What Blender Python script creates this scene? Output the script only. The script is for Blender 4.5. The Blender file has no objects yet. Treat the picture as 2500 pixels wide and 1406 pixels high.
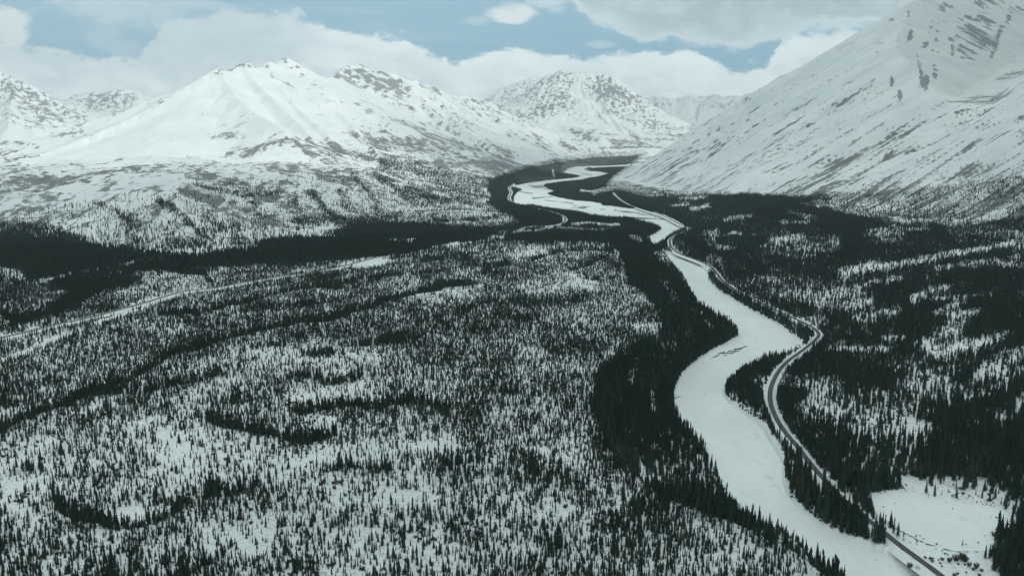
import bpy, math, random
import numpy as np
from mathutils import Vector
from mathutils.geometry import tessellate_polygon

random.seed(11)
RNG = np.random.default_rng(11)
f32 = np.float32
scene = bpy.context.scene
COL = scene.collection

# ------------------------------------------------------------------ camera numbers (photo pixels 2500 x 1406)
F, CX, CY, VH, CAMZ = 2165.0, 1250.0, 703.0, 345.0, 200.0
PITCH = math.atan((CY - VH) / F)
CP, SP = math.cos(PITCH), math.sin(PITCH)


def rays(u, v):
    xc = (np.asarray(u, float) - CX) / F
    yc = (CY - np.asarray(v, float)) / F
    return xc, CP + yc * SP, -SP + yc * CP


def at_z(u, v, z):
    dx, dy, dz = rays(u, v)
    t = (z - CAMZ) / dz
    return dx * t, dy * t


def at_y(u, v, Y):
    dx, dy, dz = rays(u, v)
    t = Y / dy
    return np.stack([dx * t, np.broadcast_to(Y, np.shape(t)) * 1.0, CAMZ + dz * t], -1)


def project(x, y, z):
    zz = z - CAMZ
    dep = y * CP - zz * SP
    up = y * SP + zz * CP
    dep = np.maximum(dep, 1.0)
    return CX + F * x / dep, CY - F * up / dep


# ------------------------------------------------------------------ noise
_A = np.linspace(0, 2 * np.pi, 256, endpoint=False)
_GX, _GY = np.cos(_A).astype(f32), np.sin(_A).astype(f32)


def _hash(ix, iy, seed):
    n = (ix * np.int64(374761393) + iy * np.int64(668265263) + np.int64(seed) * np.int64(974634777)) & 0xffffffff
    n = ((n ^ (n >> 13)) * np.int64(1274126177)) & 0xffffffff
    return (n ^ (n >> 16)) & 255


def gn(x, y, seed=0):
    """gradient noise, about -1..1"""
    x = np.asarray(x, f32); y = np.asarray(y, f32)
    fx = np.floor(x); fy = np.floor(y)
    ix = fx.astype(np.int64); iy = fy.astype(np.int64)
    rx = x - fx; ry = y - fy
    wx = rx * rx * rx * (rx * (rx * 6 - 15) + 10); wy = ry * ry * ry * (ry * (ry * 6 - 15) + 10)
    def g(a, b):
        h = _hash(ix + a, iy + b, seed)
        return _GX[h] * (rx - a) + _GY[h] * (ry - b)
    a = g(0, 0); b = g(1, 0); c = g(0, 1); d = g(1, 1)
    return (a + wx * (b - a) + wy * (c + wx * (d - c) - (a + wx * (b - a)))) * f32(1.5)


def fbm(x, y, o=4, seed=0, gain=.5):
    s = 0; a = 1.0; t = 0
    for k in range(o):
        s = s + a * gn(x * 2.03 ** k, y * 2.03 ** k, seed + k * 17); t += a; a *= gain
    return s / t


def ridged(x, y, o=3, seed=0, gain=.5):
    s = 0; a = 1.0; t = 0
    for k in range(o):
        s = s + a * (1 - 2 * np.abs(gn(x * 2.03 ** k, y * 2.03 ** k, seed + k * 13))); t += a; a *= gain
    return s / t


def sst(a, b, x):
    t = np.clip((x - a) / (b - a), 0, 1)
    return t * t * (3 - 2 * t)


def smax(a, b, k):
    h = np.clip(.5 + .5 * (a - b) / k, 0, 1)
    return b + (a - b) * h + k * h * (1 - h)


# ------------------------------------------------------------------ polyline / polygon distances
def poly_dist(x, y, P, side=False):
    """distance to a polyline, arc length there, value index (segment + fraction), signed side (+ left of travel)"""
    best = np.full(x.shape, 1e18, f32); arc = np.zeros(x.shape, f32); prm = np.zeros(x.shape, f32)
    sgn = np.ones(x.shape, f32)
    L = 0.0
    for k in range(len(P) - 1):
        ax, ay = P[k][0], P[k][1]; bx, by = P[k + 1][0], P[k + 1][1]
        ex, ey = bx - ax, by - ay
        l2 = max(ex * ex + ey * ey, 1e-9); l = math.sqrt(l2)
        t = np.clip(((x - ax) * ex + (y - ay) * ey) / l2, 0, 1)
        dx = x - ax - t * ex; dy = y - ay - t * ey
        d2 = dx * dx + dy * dy
        m = d2 < best
        best = np.where(m, d2, best); arc = np.where(m, L + t * l, arc); prm = np.where(m, k + t, prm)
        if side:
            s = np.sign(ex * (y - ay) - ey * (x - ax))
            sgn = np.where(m, s, sgn)
        L += l
    return np.sqrt(best), arc, prm, sgn


def inside(x, y, P):
    r = np.zeros(x.shape, bool)
    n = len(P)
    for k in range(n):
        x0, y0 = P[k][0], P[k][1]; x1, y1 = P[(k + 1) % n][0], P[(k + 1) % n][1]
        if y0 == y1:
            continue
        c = ((y0 > y) != (y1 > y)) & (x < (x1 - x0) * (y - y0) / (y1 - y0) + x0)
        r ^= c
    return r


def catmull(P, n=6):
    P = [np.array(p, float) for p in P]
    out = []
    for i in range(len(P) - 1):
        p0 = P[max(i - 1, 0)]; p1 = P[i]; p2 = P[i + 1]; p3 = P[min(i + 2, len(P) - 1)]
        for k in range(n):
            t = k / n
            out.append(.5 * ((2 * p1) + (-p0 + p2) * t + (2 * p0 - 5 * p1 + 4 * p2 - p3) * t * t + (-p0 + 3 * p1 - 3 * p2 + p3) * t ** 3))
    out.append(P[-1])
    return np.array(out)


# ------------------------------------------------------------------ traced outlines (photo pixels) turned into ground plan
RIVER_PX = [(2100, 1440), (2030, 1392), (1950, 1350), (1860, 1300), (1790, 1245), (1768, 1190), (1745, 1140), (1715, 1095), (1670, 1040), (1652, 1000),
 (1648, 970), (1655, 940), (1668, 915), (1700, 885), (1745, 855), (1790, 832), (1806, 822), (1800, 805), (1780, 790), (1755, 778), (1730, 765),
 (1708, 750), (1695, 725), (1682, 700), (1668, 675), (1650, 655), (1625, 638), (1590, 622), (1560, 610), (1553, 604), (1580, 598), (1590, 590),
 (1580, 581), (1600, 572), (1617, 560), (1600, 552), (1575, 545), (1540, 535), (1502, 534), (1470, 531), (1445, 529), (1415, 520), (1350, 513),
 (1308, 505), (1262, 500), (1255, 494), (1256, 480), (1262, 472), (1275, 465), (1255, 460), (1252, 455), (1290, 448), (1340, 441.5), (1400, 435.5),
 (1416, 432.5), (1420, 429.5), (1404, 426.5), (1377, 422), (1388, 414), (1405, 409), (1440, 406.5), (1530, 403.5),
 (1530, 406.5), (1450, 410), (1425, 414), (1435, 418), (1455, 419), (1482, 424), (1455, 432), (1434, 435), (1418, 439.5), (1370, 444.5), (1330, 450), (1325, 455),
 (1340, 463), (1353, 468), (1335, 474), (1355, 481), (1400, 490), (1440, 493), (1465, 497), (1470, 502), (1500, 505), (1550, 512), (1600, 520),
 (1625, 528), (1650, 540), (1672, 556), (1668, 562), (1645, 572), (1625, 585), (1618, 597), (1605, 600), (1595, 610), (1620, 615), (1660, 628),
 (1695, 640), (1715, 652), (1726, 668), (1728, 685), (1745, 705), (1770, 722), (1800, 740), (1850, 768), (1900, 795), (1940, 822), (1960, 842),
 (1945, 858), (1910, 868), (1870, 876), (1825, 895), (1795, 912), (1775, 928), (1763, 948), (1766, 965), (1780, 985), (1810, 1005), (1850, 1035),
 (1868, 1050), (1880, 1075), (1900, 1105), (1912, 1130), (1908, 1150), (1912, 1180), (1920, 1210), (1950, 1240), (1990, 1275), (2030, 1300),
 (2080, 1325), (2130, 1345), (2200, 1372), (2260, 1403), (2300, 1440)]
_ru = np.array(RIVER_PX)
RIVER = np.stack(at_z(_ru[:, 0], _ru[:, 1], 0.0), -1)
# carry the river on under the camera
RIVER = np.vstack([[RIVER[-1] * .45 + [60, -40], RIVER[0] * .45 + [-30, -40]], RIVER])
LAKE_PX = [(2118, 1215), (2125, 1203), (2170, 1201), (2215, 1199), (2200, 1180), (2192, 1166), (2225, 1163), (2250, 1175), (2262, 1195), (2290, 1204),
 (2330, 1222), (2390, 1236), (2440, 1245), (2460, 1262), (2440, 1282), (2415, 1300), (2428, 1322), (2410, 1345), (2330, 1345), (2260, 1325), (2190, 1290), (2140, 1255)]
_lu = np.array(LAKE_PX)
LAKE = np.stack(at_z(_lu[:, 0], _lu[:, 1], 5.0), -1)

EDGE_PX = [(1480, 572), (1512, 625), (1535, 690), (1560, 720), (1600, 755), (1622, 775), (1600, 815), (1545, 850), (1490, 885), (1440, 925), (1440, 1000),
 (1470, 1095), (1540, 1175), (1620, 1215), (1700, 1245), (1780, 1278), (1850, 1315), (1930, 1358), (2050, 1420), (2180, 1500)]
_eu = np.array(EDGE_PX, float)
EDGE = np.stack(at_z(_eu[:, 0], _eu[:, 1], 34.0), -1)
PLATEAU = np.vstack([EDGE, [[260, 60], [200, -600], [-3000, -600], [-3000, 1500], [-1100, 1300], [-500, 1320], [-150, 1500], [60, 1560]]])

HILLFOOT_PX = [(-600, 548), (-200, 556), (0, 572), (250, 606), (480, 609), (640, 582), (800, 556), (950, 530), (1100, 502), (1200, 487), (1185, 470), (1150, 446), (1230, 422), (1300, 407), (1450, 388), (1530, 381)]
_hu = np.array(HILLFOOT_PX, float)
HILLFOOT = np.stack(at_z(_hu[:, 0], _hu[:, 1], 12.0), -1)
HILLFOOT = np.vstack([[[-6000, 2600]], HILLFOOT, [[3600, 16000]]])

FOOT_Y = [0, 800, 1300, 1750, 2390, 3030, 3800, 4840, 5200, 9000]
FOOT_X = [1600, 1400, 1150, 1000, 828, 640, 590, 540, 600, 900]
def L3(*p):
    a = np.array(p, float)
    return at_y(a[:, 0], a[:, 1], a[:, 2])

RC = L3((1490, 428, 4880), (1560, 385, 4880), (1640, 337, 4900), (1740, 290, 4930), (1880, 215, 5000), (1960, 168, 5200), (2060, 110, 5500),
        (2130, 65, 5800), (2190, 29, 6100), (2225, 20, 6200), (2300, 14, 6400), (2440, -8, 6600), (2500, 12, 6700), (2700, 70, 6700), (3200, 60, 6500))
BOWL = np.array([(1250, 2500, 300), (1560, 3050, 350), (1920, 3640, 420), (2700, 4700, 640), (3300, 5500, 900)], float)

# ridges: points, slope, length of the concave part, floor slope, owner, gully depth, gully spacing
RIDGES = [
 (L3((-500, 470, 3400), (-200, 440, 3400), (0, 397, 3550), (130, 364, 3700), (240, 323, 3850), (330, 281, 4000), (430, 225, 4200), (500, 186, 4350), (533, 167, 4450), (556, 172, 4500),
     (585, 157, 4600), (610, 158, 4650), (632, 166, 4700), (655, 150, 4800), (676, 160, 4850), (690, 142, 4900), (705, 143, 4920), (740, 165, 5050), (780, 185, 5300), (830, 192, 5900), (840, 186, 6200)), .48, 1500, .13, 2, 24, 190),
 (L3((700, 145, 4920), (760, 215, 4700), (830, 275, 4400), (880, 330, 4200), (930, 385, 3900)), .46, 350, .33, 2, 40, 150),
 (L3((533, 168, 4450), (590, 250, 4050), (700, 320, 3650)), .30, 400, .30, 2, 8, 120),
 (L3((825, 182, 6300), (845, 160, 6500), (875, 160, 6550), (905, 171, 6600), (960, 178, 6700), (990, 193, 6750), (1040, 207, 7000), (1100, 228, 7300), (1190, 248, 7700), (1240, 275, 7700), (1290, 302, 7600), (1390, 339, 7700), (1470, 367, 8100), (1545, 383, 8600)), .58, 900, .20, 2, 60, 260),
 (L3((990, 195, 6750), (1015, 232, 6500), (1060, 280, 6200), (1120, 320, 5900), (1180, 365, 5600)), .55, 450, .33, 2, 55, 170),
 (L3((905, 180, 6600), (900, 260, 5900), (960, 330, 5300), (1010, 380, 4900)), .50, 400, .33, 2, 50, 160),
 (L3((1190, 250, 7700), (1215, 290, 7300), (1290, 345, 6900)), .55, 450, .33, 2, 55, 170),
 (L3((585, 157, 4600), (640, 215, 4350), (700, 275, 4050), (760, 330, 3750)), .42, 350, .34, 2, 22, 130),
 (L3((632, 165, 4700), (690, 225, 4450), (750, 285, 4150), (810, 340, 3850)), .44, 350, .34, 2, 26, 130),
 (L3((780, 186, 5300), (840, 250, 5000), (900, 310, 4700), (960, 365, 4400)), .46, 400, .34, 2, 40, 150),
 (L3((1040, 208, 7000), (1090, 270, 6500), (1140, 320, 6100), (1220, 370, 5800)), .50, 400, .34, 2, 45, 160),
 # mountain with the rounded summit
 (L3((1290, 255, 10700), (1300, 225, 10600), (1325, 195, 10500), (1345, 180, 10500), (1375, 175, 10500), (1405, 174, 10500), (1440, 181, 10500), (1462, 182, 10500), (1490, 185, 10450), (1515, 198, 10400), (1545, 222, 10300), (1575, 255, 10100), (1600, 286, 9900), (1640, 320, 9600), (1690, 370, 9300)), .80, 1300, .05, 3, 60, 170),
 (L3((1440, 183, 10500), (1465, 230, 10100), (1490, 275, 9700), (1530, 330, 9200)), .7, 500, .4, 3, 45, 140),
 (L3((1345, 182, 10500), (1310, 235, 10100), (1290, 280, 9800)), .65, 400, .4, 3, 45, 140),
 (L3((1330, 300, 9600), (1420, 310, 9200), (1470, 335, 8900)), .42, 400, .25, 3, 10, 140),
 (L3((1150, 262, 12000), (1190, 246, 12000), (1230, 212, 12000), (1290, 193, 12000), (1330, 192, 12000), (1400, 230, 12000)), .7, 1200, .05, 4, 45, 200),
 # far peaks on the left
 (L3((-350, 120, 7600), (-150, 140, 7600), (-40, 165, 7600), (10, 178, 7600), (60, 200, 7600), (100, 222, 7600), (150, 256, 7500), (200, 291, 7300), (262, 318, 7000), (330, 352, 6800)), .62, 1500, .05, 5, 55, 170),
 (L3((10, 180, 7600), (30, 240, 7100), (20, 310, 6500)), .5, 500, .35, 5, 45, 130),
 (L3((120, 262, 11000), (170, 236, 11000), (225, 224, 11000), (255, 226, 11000), (305, 217, 11000), (350, 232, 11000), (385, 240, 11000), (430, 275, 11000)), .65, 1200, .05, 6, 70, 200),
 # snow hills and peaks closing the valley
 (L3((1500, 305, 15500), (1600, 298, 15500), (1700, 300, 15500), (1800, 292, 15500), (2100, 290, 15500)), .28, 2200, .03, 7, 40, 260),
 (L3((1480, 262, 20000), (1570, 240, 20000), (1622, 236, 20000), (1650, 241, 20000), (1683, 233, 20000), (1705, 238, 20000), (1745, 229, 20000), (1765, 237, 20000), (1797, 231, 20000), (1815, 234, 20000), (1870, 214, 20000), (1990, 205, 20000), (2200, 220, 20000)), .5, 2500, .03, 7, 130, 420),
]
RIDGES = [(catmull(r[0], 3),) + r[1:] for r in RIDGES]


def tent(x, y, P, slope, D, fl, jag=0.):
    """roof over a ridge line: the highest of what each stretch of the crest gives; also arc length, distance, side there"""
    best = np.full(x.shape, -1e9, f32); arc = np.zeros(x.shape, f32); dd = np.zeros(x.shape, f32); sd = np.ones(x.shape, f32)
    L = 0.0
    for k in range(len(P) - 1):
        ax, ay, az_ = P[k]; bx, by, bz_ = P[k + 1]
        ex, ey = bx - ax, by - ay
        l2 = max(ex * ex + ey * ey, 1e-9); l = math.sqrt(l2)
        t = np.clip(((x - ax) * ex + (y - ay) * ey) / l2, 0, 1)
        d = np.hypot(x - ax - t * ex, y - ay - t * ey)
        h = az_ + (bz_ - az_) * t + jag * gn((L + t * l) / 70., t * 0 + k * .01, 77) - slope * D * (1 - np.exp(-d / D)) - fl * d
        m = h > best
        best = np.where(m, h, best); arc = np.where(m, L + t * l, arc); dd = np.where(m, d, dd)
        sd = np.where(m, np.sign(ex * (y - ay) - ey * (x - ax)), sd)
        L += l
    return best, arc, dd, sd


# ------------------------------------------------------------------ terrain
def terrain(x, y, detail=True):
    """height, owner (0 ground, 1.. mountains), streak noise, rock noise at plan points"""
    x = np.asarray(x, f32); y = np.asarray(y, f32)
    sh = x.shape
    x = x.ravel(); y = y.ravel()
    r = np.hypot(x, y)
    n1 = fbm(x / 260, y / 300, 3, 3); n2 = fbm(x / 70, y / 110, 3, 9)
    # valley floor, rising up the valley far off
    z = 3.0 + 1.2 * n2 - 2.6 * sst(2600, 4200, y) + 30 * sst(8500, 15000, y)
    # rolling benches on the right of the track
    xr = np.interp(y, [0, 300, 450, 800, 1100, 1400, 2200, 3000, 5000], [210, 235, 235, 240, 265, 260, 330, 460, 620]).astype(f32)
    q = sst(10, 420, x - xr) * (1 - sst(4000, 5000, y))
    kn = ridged(x / 330 + .25 * n1, (y - .35 * x) / 150, 2, 21)
    z = z + q * (16 + 13 * kn + 5 * n2)
    # plateau
    d, _, _, _ = poly_dist(x, y, np.vstack([PLATEAU, PLATEAU[:1]]))
    ins = inside(x, y, PLATEAU)
    sd = np.where(ins, d, -d)
    far = sst(900, 1500, y)
    wid = 60 + 300 * far
    p = sst(-wid, 6, sd)
    kp = ridged(x / 210 + .3 * n1, y / 120 + .3 * n2, 2, 33)
    z = z + p * (36 - 8 * far + 3.0 * kp + 2.2 * n2) + np.where(ins, 5 * n1 * sst(0, 120, sd), 0)
    # belt between plateau and hills, left
    left = sst(0, 500, -(x - (-.05 * y + 120))) * sst(1100, 1700, y)
    z = z + left * (6 + 5 * n1)
    # low wooded knoll in front of the hills
    kx, ky = at_z(np.array([1120.]), np.array([530.]), 12.0)
    e = ((x - kx[0]) / 230) ** 2 + ((y - ky[0]) / 210) ** 2
    z = z + 24 * np.exp(-e * 1.6)
    own = np.zeros(x.shape, np.int8)
    streak = fbm(x / 60, y / 130, 3, 41); rock = fbm(x / 90, y / 90, 4, 55)
    # ---- hills on the left
    m = (y > 1300) & (x < .2 * y + 700)
    if m.any():
        xm, ym = x[m], y[m]
        d, t, _, s = poly_dist(xm, ym, HILLFOOT, True)
        d = np.where(s > 0, d, -d)
        n1m, n2m = n1[m], n2[m]
        wq = t / 190 + .5 * n1m
        gul = ridged(wq, d / 900 + .3 * n2m, 3, 61)
        front = 88 * sst(-20, 430, d + 60 * n1m) * (1 - .8 * sst(2900, 4300, ym)) + np.maximum(d - 300, 0) * .048 * (1 - sst(2500, 5000, d))
        lump = 20 * ridged(xm / 260, ym / 330, 3, 67) * sst(80, 500, d)
        gd = np.maximum(0, -gul + .25) * 26 * (1 - .8 * sst(2900, 4300, ym)) * sst(30, 260, d) * (1 - .6 * sst(700, 1500, d))
        hz = front + lump - gd
        narrow = 1 - .85 * sst(3200, 4300, t - (HILLFOOT[1, 0] + 6000) * 0) * 0
        zz = z[m] + np.maximum(hz, 0) * sst(-30, 40, d)
        o = own[m]
        o = np.where(d > 6, 8, o).astype(np.int8)
        st = streak[m]; st = np.where(d > 0, .6 * -gul + .55 * fbm(xm / 45, ym / 150, 3, 71), st)
        z[m] = zz; own[m] = o; streak[m] = st
    # ---- ridges
    az = x / np.maximum(y, 1)
    for (P, slope, D, fl, ow, gamp, gsp) in RIDGES:
        zmax = P[:, 2].max()
        reach = 3.5 * D + zmax / slope + 1200
        a0 = P[:, 0].min() - reach; a1 = P[:, 0].max() + reach; b0 = P[:, 1].min() - reach; b1 = P[:, 1].max() + reach
        m = (x > a0) & (x < a1) & (y > max(b0, 1500)) & (y < b1)
        if not m.any():
            continue
        xm, ym = x[m], y[m]
        sc = gsp / 150.0
        d0 = poly_dist(xm, ym, P)[0]
        k = sst(20, 300 * sc, d0)
        wx = xm + k * 60 * sc * fbm(xm / (420 * sc), ym / (420 * sc), 3, ow * 7 + 1)
        wy = ym + k * 60 * sc * fbm(xm / (420 * sc), ym / (420 * sc), 3, ow * 7 + 2)
        zz, tw, dd, s = tent(wx, wy, P, slope, D, fl, gamp * .35)
        gul = ridged(tw / gsp + .25 * gn(xm / (gsp * 2), ym / (gsp * 2), 5), dd / (gsp * 7) + s * 3.7, 4, ow * 11 + 5, .55)
        zz = zz + gamp * (gul - .35) * sst(10, 260 * sc, d0) + gamp * .22 * fbm(xm / (55 * sc), ym / (55 * sc), 3, ow) * sst(0, 60, d0 + 10)
        base = z[m]
        new = smax(zz, base, 10)
        won = zz > base
        z[m] = np.where(zz > base - 10, new, base)
        own[m] = np.where(won, ow, own[m])
        fine = fbm(tw / (gsp * .16), dd / (gsp * 1.3), 3, ow + 90)
        streak[m] = np.where(won, -.55 * gul + .75 * fine, streak[m])
        rock[m] = np.where(won, .45 * gul + .9 * fbm(xm / (40 * sc) + .7 * fine, (ym + 1.3 * zz) / (60 * sc), 4, ow + 50), rock[m])
    # ---- the big mountain on the right
    m = (x > 250) & (y > 600) & (y < 12000) & (x < 12000)
    if m.any():
        xm, ym = x[m], y[m]
        n1m, n2m = n1[m], n2[m]
        xf = np.interp(ym + 60 * n1m, FOOT_Y, FOOT_X).astype(f32)
        qd = xm - xf + 7 * n2m
        qp = np.maximum(qd, 0)
        rise = .60 * qp * qp / (qp + 70)
        gw = ym / 175 + .00035 * xm + .55 * fbm(xm / 700, ym / 500, 2, 201)
        gul = ridged(gw, xm / 1500, 3, 203, .6)
        gul2 = ridged(ym / 40 + .8 * fbm(xm / 260, ym / 260, 2, 207), xm / 620, 3, 205, .6)
        gA = sst(30, 500, qd)
        M = 8 + rise + gA * (34 * (gul - .3) + 9 * gul2 + 52 * (ridged(ym / 430 + .0002 * xm + .3 * n1m, xm / 2600, 2, 209) - .3)) + 1.2 * n2m
        # cirque behind the near shoulder
        d, t, prm, s = poly_dist(xm + 60 * n1m, ym + 60 * n1m, BOWL, True)
        bz = np.interp(prm, np.arange(len(BOWL)), BOWL[:, 2]).astype(f32)
        B = bz + .60 * np.maximum(0, d - 60 + 10 * n2m) - np.maximum(0, 160 - d) * .05
        dR, tR, prR, sR = poly_dist(xm, ym, RC, True)
        zR = np.interp(prR, np.arange(len(RC)), RC[:, 2]).astype(f32)
        hg = ridged(tR / 170 + .3 * n1m, dR / 900, 4, 211, .6)
        head = zR - .95 * dR + 45 * (hg - .3) * sst(20, 300, dR)
        headz = np.where(xm > 1500, head, -1e3)
        Bh = np.maximum(B, headz)
        M2 = np.minimum(M, Bh)
        inb = (Bh < M - 5)
        cap = np.where(sR > 0, zR - .75 * dR, zR + .52 * dR)
        M2 = np.minimum(M2, cap + 14 * fbm(xm / 120, ym / 120, 4, 217))
        crag = np.where(inb, 11 * ridged(tR / 110 + .5 * n1m, dR / 420, 4, 215, .6) * sst(250, 500, M2) + 2 * fbm(xm / 60, (ym + M2) / 60, 3, 216), 0)
        M2 = M2 + crag * sst(10, 120, dR)
        base = z[m]
        k = sst(-60, 160, qd)
        zz = base + np.maximum(M2 - base, 0) * k
        z[m] = zz
        won = (k > .45) & (M2 > base - 1)
        own[m] = np.where(won, 1, own[m])
        fine = fbm(ym / 15 + .6 * n2m, xm / 300, 3, 221)
        st = .42 * -gul - .42 * gul2 + .6 * fine
        st = np.where(inb, .8 * fbm(xm / 120, ym / 120, 3, 223), st)
        streak[m] = np.where((k > .3) & (M2 > base - 1), st, streak[m])
        rk = .7 * hg + .9 * fbm(tR / 38, dR / 130, 4, 231)
        rock[m] = np.where((k > .3) & (M2 > base - 1), rk, rock[m])
    # far rim so that the horizon is land
    # open ground behind the camera rolls on
    return z.reshape(sh), own.reshape(sh), streak.reshape(sh), rock.reshape(sh)


# ------------------------------------------------------------------ cover map (traced by eye from the photograph; read at ground points)
RW, RH = 1250, 703
_uu, _vv = np.meshgrid((np.arange(RW) + .5) * 2, (np.arange(RH) + .5) * 2)
_uu = _uu.astype(f32); _vv = _vv.astype(f32)


class Layer:
    def __init__(self, base):
        self.a = np.full((RH, RW), base, f32)

    def _box(self, P, pad):
        P = np.array(P, float)
        x0 = int(np.clip((P[:, 0].min() - pad) / 2, 0, RW)); x1 = int(np.clip((P[:, 0].max() + pad) / 2 + 1, 0, RW))
        y0 = int(np.clip((P[:, 1].min() - pad) / 2, 0, RH)); y1 = int(np.clip((P[:, 1].max() + pad) / 2 + 1, 0, RH))
        return slice(y0, y1), slice(x0, x1)

    def poly(self, P, v, soft=6):
        b = self._box(P, soft * 2)
        u, w = _uu[b], _vv[b]
        if u.size == 0: return
        d = poly_dist(u, w, list(P) + [P[0]])[0]
        k = np.clip(np.where(inside(u, w, P), d, -d) / soft * .5 + .5, 0, 1)
        self.a[b] += (v - self.a[b]) * k

    def line(self, P, w, v, soft=None):
        if soft is None: soft = max(2.0, w * .3)
        if len(P) == 1: P = [P[0], (P[0][0] + .01, P[0][1])]
        b = self._box(P, w + soft)
        u, vv = _uu[b], _vv[b]
        if u.size == 0: return
        d = poly_dist(u, vv, P)[0]
        k = np.clip((w / 2 - d) / soft + .5, 0, 1)
        self.a[b] += (v - self.a[b]) * k

    def read(self, u, v):
        u = np.clip(u / 2 - .5, 0, RW - 1.001); v = np.clip(v / 2 - .5, 0, RH - 1.001)
        i = v.astype(np.int32); j = u.astype(np.int32)
        fv = v - i; fu = u - j; a = self.a
        return (a[i, j] * (1 - fu) + a[i, j + 1] * fu) * (1 - fv) + (a[i + 1, j] * (1 - fu) + a[i + 1, j + 1] * fu) * fv


cov = Layer(.55)     # share of the ground hidden by trees
hgt = Layer(2.9)     # tree height, m
shr = Layer(.03)     # bare brush on the snow
rok = Layer(.0)      # bare rock
bar = Layer(.0)      # gravel bars in the river

def zones():
    C, Hh, S, R = cov, hgt, shr, rok
    # --- slopes: few trees
    C.poly([(-50, -50), (2550, -50), (2550, 440), (2200, 470), (1830, 478), (1650, 470), (1480, 440), (1560, 380), (1300, 400), (1190, 440), (1190, 490), (1000, 540), (640, 590), (480, 610), (250, 606), (-50, 565)], .0)
    # --- left hills, trees among the snow
    C.poly([(0, 520), (300, 480), (700, 430), (960, 405), (1190, 450), (1190, 490), (1000, 530), (800, 550), (640, 580), (480, 606), (250, 604), (0, 568)], .10)
    C.poly([(250, 560), (700, 520), (1000, 490), (1180, 480), (1000, 530), (800, 550), (640, 580), (480, 606), (250, 604)], .24, 20)
    Hh.poly([(0, 400), (1700, 360), (1700, 620), (0, 620)], 4.6)
    for w, c, P in [(14, .85, [(388, 491), (444, 528), (481, 565), (510, 583)]), (22, .7, [(499, 528), (530, 560)]), (22, .75, [(566, 550), (580, 575)]), (18, .6, [(621, 502), (640, 545)]),
                    (24, .75, [(717, 495), (735, 535)]), (13, .85, [(758, 469), (790, 505), (815, 535)]), (16, .6, [(832, 472), (850, 505)]), (17, .88, [(721, 541), (800, 537), (900, 537), (980, 528)]),
                    (45, .62, [(325, 545), (330, 585)]), (14, .8, [(240, 500), (290, 520), (320, 550)]), (10, .6, [(480, 455), (600, 480), (700, 470)]), (18, .8, [(420, 595), (500, 600)]),
                    (16, .3, [(800, 374), (880, 385), (960, 400)]), (30, .82, [(940, 402), (1010, 412), (1080, 432), (1180, 468)]), (42, .85, [(1000, 470), (1080, 478), (1190, 486)]),
                    (16, .7, [(930, 440), (980, 470), (1020, 500)]), (14, .6, [(860, 430), (900, 470), (920, 510)]), (26, .55, [(1100, 455), (1180, 480)])]:
        C.line(P, w, c * .82, w * .7)
    C.poly([(960, 396), (1080, 420), (1190, 436), (1190, 480), (1080, 456), (980, 420)], .62, 10)
    for P in [[(1000, 425), (1040, 445)], [(960, 420), (985, 432)], [(1060, 470), (1100, 482)], [(1010, 447), (1060, 455)]]:
        C.line(P, 9, .15)
    # --- forest belt on the left
    C.poly([(-50, 560), (0, 562), (130, 572), (250, 606), (500, 626), (640, 600), (850, 560), (1000, 545), (1190, 560), (1310, 556), (1260, 575), (1100, 597), (1000, 622), (800, 641), (500, 655), (300, 665), (60, 690), (-50, 690)], .975)
    C.poly([(0, 545), (120, 550), (240, 600), (100, 580), (0, 572)], .8)
    Hh.poly([(-50, 555), (1310, 545), (1260, 580), (1000, 640), (500, 660), (60, 690), (-50, 690)], 6)
    C.poly([(0, 690), (500, 655), (800, 641), (1000, 622), (1200, 590), (1150, 600), (850, 665), (500, 710), (300, 760), (0, 830)], .66)
    C.poly([(240, 700), (330, 665), (520, 668), (560, 690), (420, 700), (350, 725)], .5)
    C.poly([(90, 690), (200, 672), (330, 668), (350, 690), (240, 715), (180, 760), (20, 800), (0, 760)], .93)
    C.poly([(0, 690), (100, 690), (160, 715), (90, 760), (0, 760)], .62)
    C.line([(300, 655), (420, 660), (500, 672), (520, 690)], 9, .95)
    C.poly([(640, 590), (1000, 560), (1180, 580), (1000, 620), (820, 638), (640, 645)], .985)
    for w, c, P in [(6, .15, [(90, 692), (137, 680), (200, 668), (259, 656), (314, 645), (396, 634)]), (12, .3, [(518, 603), (592, 590), (703, 577), (814, 578)]), (6, .3, [(296, 602), (414, 604)]),
                    (5, .25, [(430, 627), (500, 616)]), (22, .4, [(0, 668), (50, 672)]), (5, .25, [(770, 583), (840, 580)]), (9, .35, [(950, 591), (1010, 588)])]:
        C.line(P, w, c)
    # --- knoll before the hills
    C.poly([(820, 545), (1000, 540), (1320, 535), (1380, 560), (1200, 575), (900, 575)], .95)
    C.poly([(950, 543), (1010, 521), (1100, 504), (1180, 503), (1250, 511), (1315, 530), (1325, 543), (1150, 554)], .38)
    Hh.poly([(950, 543), (1010, 521), (1100, 504), (1180, 503), (1250, 511), (1315, 530), (1325, 543), (1150, 554)], 4)
    C.line([(1060, 540), (1180, 536), (1250, 525)], 7, .7)
    # --- upper valley
    C.poly([(1190, 440), (1300, 402), (1440, 380), (1580, 372), (1570, 382), (1500, 432), (1480, 455), (1580, 478), (1680, 520), (1720, 560), (1640, 600), (1560, 640), (1490, 590), (1300, 560), (1190, 500)], .975)
    Hh.poly([(1150, 370), (1600, 370), (1600, 480), (1720, 560), (1600, 620), (1490, 590), (1200, 560)], 4.5)
    Hh.poly([(1250, 370), (1600, 370), (1600, 470), (1640, 500), (1500, 508), (1400, 488), (1330, 480), (1256, 450)], 2.4)
    C.poly([(1310, 560), (1480, 560), (1500, 600), (1440, 590), (1230, 590)], .955)
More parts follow.
